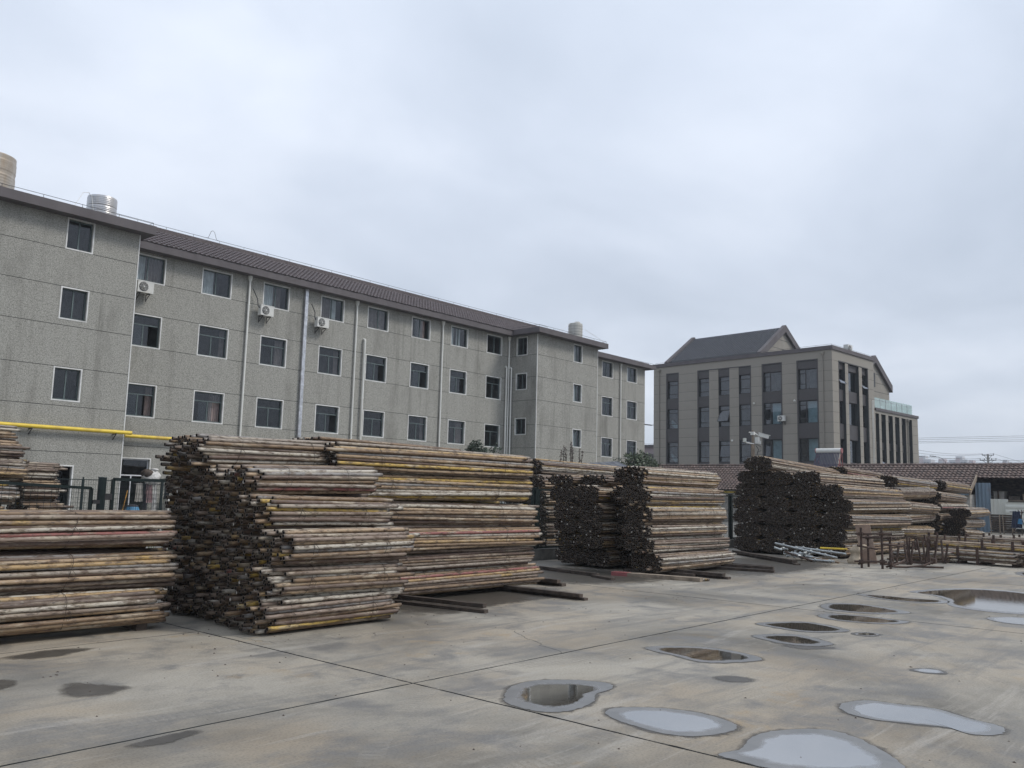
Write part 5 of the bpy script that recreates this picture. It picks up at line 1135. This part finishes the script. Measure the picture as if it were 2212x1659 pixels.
for x in (11.3, 16.75, 22.1, 27.35, 32.7):
    m = MB(); m.box(x-0.055, FY-0.055, 0, x+0.055, FY+0.055, 1.78); m.box(x-0.065, FY-0.065, 1.78, x+0.065, FY+0.065, 1.80); m.build('post', 'fence_green', fn)
for (a, b) in ((8.85, 11.2), (11.4, 14.0), (14.05, 16.63), (16.87, 19.4), (19.45, 22.0), (22.2, 24.7), (24.75, 27.25), (27.45, 30), (30.1, 32.6)): mesh_panel(fn, a, b, FY, 0.3, 1.74, cell=(0.06, 0.12))
m = MB(); rnd = random.Random(2); vs = []; fs = []
m.box(8.8, 13.58, -0.05, 33, 13.92, 0.27); top(m, 'kerb', 'kerb_concrete', 'low concrete kerb under the green mesh fence', 'kerb')
bf = thing('mesh_fence', 'distant fine mesh fence in front of the grey block doorway', 'fence', (13.3, 28, 0))
for k in range(4): mesh_panel(bf, 9.0+k*2.6, 11.55+k*2.6, 28, 0.2, 1.72, cell=(0.075, 0.15), fr=0.03, wire=0.0025)
for k in range(5):
    m = MB(); m.box(8.955+k*2.6, 27.98, 0, 8.995+k*2.6, 28.02, 1.80); m.build('post', 'fence_green', bf)

# ------------------------------------------------------------------ clutter outside the ground-floor window
dp = thing('draped_post', 'post draped with white sacking and old pink and dark clothes outside the window', 'clothes post', (18.75, 38.4, 0))
m = MB(); m.tube([(18.75, 38.4, 0), (18.75, 38.4, 2.1)], 0.05, 8); m.tube([(18.1, 38.4, 1.62), (20.2, 38.4, 1.62)], 0.025, 6); m.build('post', 'machine_dark', dp)
def lump(parent, c, r, mat, seed, name, label=None):
    rnd = random.Random(seed); m = MB(); n, k = 16, 10; vs = []; fs = []
    for j in range(k+1):
        ph = math.pi*j/k
        for i in range(n):
            th = 2*math.pi*i/n; q = 1+0.16*math.sin(3*th+j)+0.1*math.sin(5*th-2*j)+rnd.uniform(-.05, .05)
            vs.append((c[0]+r[0]*q*math.sin(ph)*math.cos(th), c[1]+r[1]*q*math.sin(ph)*math.sin(th), c[2]+r[2]*math.cos(ph)*(1+rnd.uniform(-.04, .04))))
    for j in range(k):
        for i in range(n): fs.append((j*n+i, j*n+(i+1) % n, (j+1)*n+(i+1) % n, (j+1)*n+i))
    m.add(vs, fs, 0, True); return m.build(name, mat, parent, label=label)
lump(dp, (18.85, 38.3, 1.95), (0.40, 0.3, 0.34), 'cloth_white', 4, 'sacking'); lump(dp, (18.6, 38.25, 2.12), (0.26, 0.24, 0.2), 'timber', 5, 'sacking'); lump(dp, (18.95, 38.25, 2.3), (0.16, 0.16, 0.07), 'cloth_white', 6, 'cap')
cloth(dp, (18.35, 38.38, 1.66), 0.36, 0.85, 'shed_wall', 7, 'cloth', 'x'); cloth(dp, (18.8, 38.38, 1.66), 0.34, 0.9, 'cloth_pink', 8, 'cloth', 'x'); cloth(dp, (19.08, 38.38, 1.6), 0.2, 1.3, 'cloth_white', 9, 'cloth', 'x'); cloth(dp, (19.65, 38.38, 1.64), 0.24, 0.7, 'cloth_dark', 10, 'cloth', 'x'); cloth(dp, (18.6, 38.36, 1.6), 0.16, 1.2, 'cloth_dark', 11, 'cloth', 'x')
bb = thing('plastic_barrel', 'blue plastic barrel with a dark lid under the ground-floor window', 'barrel', (17.9, 37.9, 0))
m = MB(); m.lathe((17.9, 37.9, 0.0), [(0.27, 0), (0.30, 0.2), (0.29, 0.5), (0.24, 0.62)], 20); m.build('body', 'plastic_blue', bb); m = MB(); m.lathe((17.9, 37.9, 0.62), [(0.25, 0), (0.24, 0.06), (0.1, 0.1)], 20); m.build('lid', 'cloth_dark', bb)
m = MB(); m.tube([(17.2, 37.5, 0.02), (17.45, 37.55, 1.35)], 0.02, 6); top(m, 'broom_handle', 'orange_handle', 'orange handle leaning by the white corner bead', 'handle')
m = MB(); m.box(20.45, 39.68, 1.75, 20.9, 39.98, 2.02); m.box(20.42, 39.64, 2.02, 20.93, 39.98, 2.05); top(m, 'meter_box', 'galvanised', 'small grey metal meter box on the wall beside the conduits', 'meter box')
m = MB(); m.box(20.2, 39.2, 0.02, 20.9, 39.7, 1.05); m.box(20.17, 39.17, 1.05, 20.93, 39.73, 1.09); m.box(20.28, 39.19, 0.45, 20.82, 39.199, 0.95); top(m, 'washing_machine', 'machine_white', 'pale box-shaped appliance standing by the grey wall', 'appliance')
m = MB(); rnd = random.Random(12)
for k in range(900):
    x = rnd.uniform(3, 22); y = rnd.choice((rnd.gauss(36.8, 0.4), rnd.gauss(19.5, 1.0))); h = rnd.uniform(0.12, 0.4); a = rnd.uniform(0, 3.1); dx, dy = 0.02*math.cos(a), 0.02*math.sin(a); l = rnd.uniform(-.1, .1)
    m.add([(x-dx, y-dy, -0.01), (x+dx, y+dy, -0.01), (x+l, y+l, h)], [(0, 1, 2)])
o = m.build('weeds', 'leaf_grass'); tag(o, 'patchy green weeds behind the gate', 'weeds', kind='stuff')

# ------------------------------------------------------------------ camera mast, shrubs, weeds, lean-to
cp = thing('camera_mast', 'wooden mast with white security cameras and boxes behind the black-ended stack', 'camera mast', (30.1, 14.2, 0))
m = MB(); m.tube([(30.12, 14.2, 0), (30.1, 14.2, 3.7)], [0.085, 0.07], 8); m.tube([(30.1, 14.2, 3.6), (30.1, 14.2, 4.22)], 0.035, 8); m.build('mast', 'wood_pale', cp)
m = MB(); a = Vector((30.22, 14.02, 4.06)); b = Vector((30.42, 13.72, 3.97)); m.bar(a, b, 0.13, 0.12); m.bar(a+Vector((0, 0, .07)), b+(b-a).normalized()*0.06+Vector((0, 0, .07)), 0.16, 0.02); cm = m.build('bullet_camera', 'machine_white', cp)
m = MB(); m.tube([b, b+(b-a).normalized()*0.03], 0.045, 10); m.build('lens', 'machine_dark', cm)
m = MB(); m.bar((29.86, 14.36, 3.84), (29.80, 14.44, 3.84), 0.17, 0.14); m.build('flood_lamp', 'cream_sheet', cp)
m = MB(); m.tube([(30.1, 14.15, 3.70), (29.92, 14.35, 3.74), (29.85, 14.4, 3.78)], 0.025, 6); m.tube([(30.1, 14.2, 4.15), (30.2, 14.04, 4.04)], 0.02, 6); m.tube([(30.08, 14.2, 4.12), (29.98, 14.3, 4.14)], 0.02, 6); m.build('bracket', 'machine_white', cp)
m = MB(); m.box(30.12, 13.98, 3.72, 30.26, 14.12, 3.96); m.box(30.2, 13.95, 3.70, 30.26, 14.05, 3.82); m.box(30.02, 14.12, 4.04, 30.12, 14.26, 4.16); m.build('junction_box', 'machine_white', cp)
m = MB(); m.tube([(30.14, 14.1, 3.65), (30.2, 14.02, 3.5), (30.15, 14.05, 3.35), (30.12, 14.1, 3.0), (30.13, 14.12, 2.4)], 0.012, 5); m.tube([(30.1, 14.12, 3.72), (30.24, 13.94, 3.6), (30.22, 13.94, 3.45), (30.14, 14.06, 3.4)], 0.009, 5); m.build('cable', 'black_cable', cp)
def shrub(c, r, h, label, mat, seed, nleaf=2600, lf=0.10):
    t = thing('shrub', label, 'shrub', (c[0], c[1], 0)); rnd = random.Random(seed)
    m = MB(); m.tube([(c[0], c[1], 0), (c[0]+0.05, c[1], h*0.45), (c[0]+0.1, c[1]+0.05, h*0.62)], [0.12, 0.09, 0.05], 7)
    clumps = []
    for k in range(46):
        a = rnd.uniform(0, 6.28); q = rnd.random()**0.5; zz_ = rnd.uniform(0.45, 1.0); rr = r*q*(1.12-0.55*max(0, zz_-0.55)/0.45)
        p = Vector((c[0]+rr*math.cos(a), c[1]+rr*math.sin(a), h*zz_-0.15*q)); clumps.append((p, rnd.uniform(0.16, 0.34)*r/1.1))
        if k % 4 == 0: m.tube([(c[0]+0.05, c[1], h*0.4), Vector((c[0], c[1], h*0.5)).lerp(p, 0.6), p], [0.045, 0.025, 0.01], 5)
    m.build('trunk', 'bark', t); m = MB()
    for k in range(nleaf):
        p, q = clumps[rnd.randrange(len(clumps))]; d = Vector((rnd.gauss(0, 1), rnd.gauss(0, 1), rnd.gauss(0, 0.8)))
        o = p+d.normalized()*q*rnd.random()**0.4*1.1; u = Vector((rnd.gauss(0, 1), rnd.gauss(0, 1), rnd.gauss(0, 0.7))).normalized(); v = u.cross(Vector((rnd.gauss(0, 1), rnd.gauss(0, 1), rnd.gauss(0, 1)))).normalized()
        s = lf*rnd.uniform(0.6, 1.25); m.add([o-u*s, o+v*s*0.38, o+u*s, o-v*s*0.38], [(0, 1, 2, 3)])
    m.build('crown', mat, t)
shrub((32.1, 30, 0), 1.25, 4.25, 'dark rounded shrub showing above the long stack', 'leaf_dark', 3, lf=0.09)
shrub((51.2, 33, 0), 2.0, 4.5, 'broad olive shrub before the far end of the grey block', 'leaf_mid', 4, 4200, lf=0.11)
shrub((53.6, 33.5, 0), 1.1, 3.75, 'smaller olive shrub leaning out beside the broad one', 'leaf_mid', 5, 1800, lf=0.10)
shrub((48.9, 33.6, 0), 0.9, 3.6, 'small olive shrub on the near side of the broad one', 'leaf_mid', 6, 1500, lf=0.10)
rnd = random.Random(8)
for k, (x, h) in enumerate(((20.5, 2.95), (20.88, 3.12), (21.02, 3.22), (21.12, 3.1), (21.2, 3.16), (21.32, 3.02), (21.5, 3.05), (21.62, 3.0))):
    y = 16.0+rnd.uniform(-.15, .15); m = MB(); lean = rnd.uniform(-.08, .10); pts = [(x, y, 2.1), (x+lean*0.3, y, 2.1+(h-2.1)*0.5), (x+lean, y, h)]; m.tube(pts, [0.012, 0.010, 0.004], 5)
    for q in range(60):
        f = rnd.uniform(0.35, 1.0); p = Vector(pts[0]).lerp(Vector(pts[2]), f)+Vector((rnd.gauss(0, .018), rnd.gauss(0, .018), 0)); s = rnd.uniform(0.01, 0.028); m.add([p, p+Vector((s, 0, s)), p+Vector((0, s, 2*s)), p+Vector((-s, 0, s))], [(0, 1, 2, 3)])
    m.tube([(x, y, 0), (x, y, 2.1)], 0.014, 5)
    top(m, 'dry_stalk', 'dry_stalk', ['first', 'second', 'third', 'fourth', 'fifth', 'sixth', 'seventh', 'eighth'][k]+' dead brown seed stalk from the near end, above the stack behind the fence', 'dead plant', 'dead stalks above the stack')
lt = thing('lean_to', 'small lean-to with grey corrugated roof beside the olive shrub', 'lean-to', (29.6, 20.5, 0))
m = MB(); n = 60; vs = []; fs = []
for i in range(n+1):
    u = i/n; d = 0.02*math.sin(i*1.9)
    vs += [(28.8+2.6*u, 19.4, 2.30+0.15*u+d), (28.8+2.6*u, 21.2, 2.95+0.2*u+d)]
for i in range(n): fs.append((2*i, 2*i+2, 2*i+3, 2*i+1))
m.add(vs, fs); m.build('roof', 'roof_slate', lt); m = MB(); m.box(28.9, 20.9, 0, 31.3, 21.0, 2.7); m.build('wall', 'shed_wall', lt)
for x in (28.95, 31.2):
    m = MB(); m.box(x, 19.5, 0, x+0.06, 19.56, 2.3); m.build('post', 'rust', lt)

# ------------------------------------------------------------------ galvanised parts, sack, board, rusty racks
gal = [((23.45, 10.42, 0.42), (23.25, 8.60, 0.14), 0.9), ((23.60, 9.9, 0.34), (23.35, 8.40, 0.25), 0.7), ((23.3, 10.1, 0.20), (23.2, 9.0, 0.08), 0.6), ((23.75, 10.3, 0.12), (23.6, 9.2, 0.22), 0.5), ((23.15, 9.4, 0.05), (23.05, 8.6, 0.05), 0.3)]
for k, (a, b, rr) in enumerate(gal):
    t = thing('scaffold_standard', ['longest', 'second longest', 'low slanting', 'rear half-hidden', 'short front'][k]+' galvanised scaffold tube with ring collars before the black-ended stack', 'scaffold tube', a, group='galvanised scaffold tubes')
    m = MB(); m.tube([a, b], 0.030, 10); m.build('tube', 'galvanised', t); A, B = Vector(a), Vector(b); L = (B-A).length; d = (B-A).normalized()
    for q in range(max(2, int(L/0.42))):
        p = A+d*(0.25+q*0.42)
        if (p-A).length < L-0.05: m = MB(); m.tube([p, p+d*0.012], 0.062, 10); m.tube([p-d*0.03, p+d*0.04], 0.037, 10); m.build('ring_collar', 'galvanised', t)
rnd = random.Random(31)
for k in range(9):
    c = Vector((rnd.uniform(23.2, 23.75), rnd.uniform(9.4, 10.45), rnd.uniform(0.05, 0.28))); d = Vector((rnd.gauss(0, 1), rnd.gauss(0, 1), rnd.gauss(0.4, 0.6))).normalized(); m = MB()
    m.tube([c-d*0.11, c+d*0.11], 0.034, 8); s = d.cross(Vector((0, 0, 1))).normalized(); m.bar(c, c+s*0.12, 0.04, 0.05); m.tube([c+s*0.10, c+s*0.19], 0.03, 8)
    top(m, 'scaffold_coupler', 'galvanised', ['first', 'second', 'third', 'fourth', 'fifth', 'sixth', 'seventh', 'eighth', 'ninth'][k]+' galvanised coupler in the heap under the longest tube', 'coupler', 'galvanised couplers in the heap')
for k, (a, b, mt) in enumerate((((23.5, 9.2, 0.10), (23.35, 8.7, 0.12), 'wood_pale'), ((23.2, 9.25, 0.10), (23.1, 8.5, 0.03), 'scaffold_pipe'), ((23.9, 9.3, 0.34), (23.7, 8.5, 0.36), 'gas_yellow'), ((23.1, 10.0, 0.22), (23.05, 9.2, 0.03), 'rust'))):
    m = MB(); m.tube([a, b], 0.026, 8); top(m, 'loose_pipe', mt, ['tan', 'grimy', 'yellow', 'rusty brown'][k]+' loose pipe lying among the galvanised parts', 'pipe', 'loose pipes among the galvanised parts')
sk = thing('sack', 'slumped dirty white woven sack beside the leaning board', 'sack', (23.55, 8.25, 0))
rnd = random.Random(14); m = MB(); n, kz = 20, 12; vs = []; fs = []
for j in range(kz+1):
    f = j/kz; z = 0.42*f+0.0; w = 0.155*(1-0.1*f)+0.03*math.sin(f*9)
    for i in range(n):
        t = 2*math.pi*i/n; q = 1+0.10*math.sin(4*t+5*f)+0.06*math.sin(9*t-3*f)+rnd.uniform(-.04, .04); zz2 = z+(0.06*math.sin(2*t+1) if j == kz else 0)
        vs.append((23.6+w*0.8*q*math.cos(t)+0.05*f, 8.27+w*q*math.sin(t)-0.03*f, zz2))
for j in range(kz):
    for i in range(n): fs.append((j*n+i, j*n+(i+1) % n, (j+1)*n+(i+1) % n, (j+1)*n+i))
m.add(vs, fs, 0, True); m.add(vs[-n:], [tuple(range(n))]); m.build('body', 'sack', sk)
m = MB(); m.tube([(23.62, 8.1, 0.40), (23.66, 8.02, 0.46), (23.7, 8.12, 0.44)], [0.05, 0.07, 0.03], 8); m.build('neck', 'sack', sk)
m = MB(); c = [Vector((24.35, 8.50, 1.0)), Vector((24.35, 8.10, 1.02)), Vector((23.85, 7.76, 0.02)), Vector((23.85, 8.16, 0.0))]; th = Vector((0.02, 0, 0.01)); m.add(c+[p+th for p in c], [(0, 1, 2, 3), (7, 6, 5, 4), (0, 4, 5, 1), (1, 5, 6, 2), (2, 6, 7, 3), (3, 7, 4, 0)]); top(m, 'leaning_board', 'plywood', 'brown weathered board leaning behind the rusty rack', 'board')
# rusty rack of four posts with rails
rr = thing('rusty_rack', 'rusty pipe rack with four posts and crossing rails', 'rack', (22.4, 7.3, 0))
for (x, y, h) in ((22.19, 7.60, 1.0), (22.75, 7.62, 0.82), (22.38, 7.16, 1.0), (22.55, 7.02, 0.76)):
    m = MB(); m.tube([(x, y, 0), (x, y, h)], 0.030, 8); m.build('post', 'rust', rr)
for a, b in (((22.15, 7.72, 0.84), (22.42, 6.92, 0.87)), ((22.7, 7.75, 0.74), (22.6, 6.90, 0.76)), ((22.1, 7.75, 0.16), (22.4, 7.05, 0.18)), ((22.15, 7.66, 0.10), (22.95, 7.62, 0.14)), ((22.33, 7.15, 0.62), (22.85, 6.8, 0.56)), ((22.1, 7.66, 0.55), (22.75, 7.4, 0.46)), ((22.35, 7.2, 0.12), (22.6, 6.98, 0.12))):
    m = MB(); m.tube([a, b], 0.026, 8); m.build('rail', 'rust', rr)
for (x, y, z) in ((22.19, 7.6, 0.84), (22.38, 7.16, 0.86), (22.75, 7.62, 0.74), (22.55, 7.02, 0.75), (22.38, 7.16, 0.18), (22.19, 7.6, 0.16), (22.55, 7.02, 0.14)):
    m = MB(); m.box(x-0.05, y-0.05, z-0.045, x+0.05, y+0.05, z+0.045); m.build('clamp', 'rust', rr)
m = MB(); m.tube([(22.6, 7.0, 0.06), (22.9, 6.75, 0.05), (23.3, 6.45, 0.09), (23.6, 6.3, 0.2)], 0.026, 8); m.tube([(22.5, 7.1, 0.05), (22.9, 6.95, 0.12), (23.3, 6.9, 0.2)], 0.026, 8); m.box(23.55, 6.24, 0.14, 23.68, 6.34, 0.27); top(m, 'bent_pipe', 'rust', 'bent rusty pipe curling along the ground from the rusty rack', 'pipe')
m = MB(); m.tube([(23.3, 6.7, 0.05), (23.7, 6.1, 0.05)], 0.026, 8); top(m, 'loose_pipe', 'rust', 'short rusty pipe on the ground past the bent pipe', 'pipe')
def trestle(c, w, h, sp, label, rz=0.0, legs=4):
    t = thing('rusty_trestle', label, 'trestle', (c[0], c[1], 0), rz, group='rusty trestles'); rnd = random.Random(int(c[0]*50))
    for k in range(legs):
        f = (k//2)/(max(1, legs//2-1))-0.5 if legs > 2 else 0; s = -1 if k % 2 else 1
        m = MB(); m.bar((s*sp*0.3, f*w, 0), (s*sp+rnd.uniform(-.05, .05), f*w+rnd.uniform(-.04, .04), h*rnd.uniform(0.85, 1.1)), 0.045, 0.04); m.build('upright', 'rust', t, local=True)
    m = MB(); m.bar((0, -w/2-0.1, 0.05), (0, w/2+0.1, 0.05), 0.06, 0.06); m.build('base_rail', 'rust', t, local=True)
for k, (x, y, h, rz, lb) in enumerate(((24.4, 7.3, 0.6, 1.1, 'V-shaped rusty trestle right behind the rusty rack'), (25.0, 7.05, 0.7, 0.4, 'rusty trestle behind the bent pipe'), (25.5, 6.95, 0.78, 1.4, 'taller rusty trestle with splayed uprights past the bent pipe'), (26.0, 6.9, 0.62, 0.7, 'rusty trestle before the heap of cut pipe ends'), (26.6, 7.3, 0.55, 0.2, 'rusty trestle beside the small racked bundles'), (28.5, 7.0, 0.7, 1.0, 'weathered trestle behind the upper racked bundle'))):
    trestle((x, y), 0.5, h, 0.16, lb, rz)
def racked(loc, yaw, L, w, h, label, seed, z=0.12, posts=(0.35, 0.55), foot=True):
    b = bundle((loc[0], loc[1], z), L, w, h, label, 'racked short bundles', 'single', seed, yaw=yaw, ties=(), rag=0.05, shell=None)
    d = Vector((math.cos(yaw), math.sin(yaw), 0)); s = Vector((-d.y, d.x, 0)); O = Vector((loc[0], loc[1], 0))
    for k, f in enumerate(posts):
        m = MB(); p = O+d*(L*f)-s*0+Vector((0, 0, 0)); e = w/2+0.03
        for q in (-1, 1): m.bar(p+s*q*e, p+s*q*e+Vector((0, 0, z+h+0.10)), 0.07, 0.04)
        m.bar(p-s*e, p+s*e+Vector((0, 0, 0)), 0.08, 0.06) if False else m.bar(p-s*e+Vector((0, 0, z-0.05)), p+s*e+Vector((0, 0, z-0.05)), 0.09, 0.08)
        top(m, 'rack_cradle', 'rust', 'rusty U-shaped cradle %s the %s' % (['holding the first part of', 'holding the last part of'][k], label.split(' of short')[0]), 'rack', 'rusty cradles under the small bundles')
YW = R(-106)
racked((27.0, 7.05), YW, 2.2, 0.34, 0.30, 'lower front bundle of short pipes in a cradle at the yard edge', 501, 0.08, (0.3, 0.55))
racked((27.55, 7.15), YW, 2.75, 0.5, 0.50, 'taller second bundle of short pipes in a cradle behind the lower front one', 502, 0.08, (0.5, 0.8))
racked((28.9, 5.2), YW, 2.3, 0.4, 0.42, 'end bundle of short pipes cut by the picture edge', 503, 0.1, (0.2,))
racked((31.8, 9.0), R(-100), 2.2, 0.5, 0.42, 'first bundle of short pipes in the long cradle row', 504, 0.16, (0.25, 0.7))
racked((31.4, 6.9), R(-100), 2.4, 0.5, 0.44, 'second bundle of short pipes in the long cradle row', 505, 0.16, (0.2, 0.6))
racked((36.5, 8.4), R(-98), 2.3, 0.5, 0.36, 'near bundle of short pipes in the rear cradle row', 506, 0.14, (0.25, 0.7))
racked((36.2, 6.1), R(-98), 2.3, 0.5, 0.36, 'far bundle of short pipes in the rear cradle row', 507, 0.14, (0.25, 0.7))
bundle((26.2, 8.1, 0.02), 1.5, 0.6, 0.28, 'small heap of cut pipe ends lying behind the rusty trestles', 'racked short bundles', 'single', 510, yaw=R(-70), ties=(), rag=0.1)

# ------------------------------------------------------------------ air
HZ = MB(); HZ.box(-400, -900, -1.1, 1200, 1000, 70)
hm = bpy.data.materials.new('air_haze'); hm.use_nodes = True; n = hm.node_tree; n.nodes.clear(); MATS['air_haze'] = hm
pv = node(n, 'ShaderNodeVolumePrincipled', inp={'Color': (0.80, 0.86, 0.93, 1), 'Density': 0.0005, 'Anisotropy': 0.0}); mo = node(n, 'ShaderNodeOutputMaterial'); n.links.new(pv.outputs[0], mo.inputs['Volume'])
hz = HZ.build('haze', 'air_haze'); hz['kind'] = 'stuff'
print('bundles', NB[0], 'objects', len(bpy.data.objects))
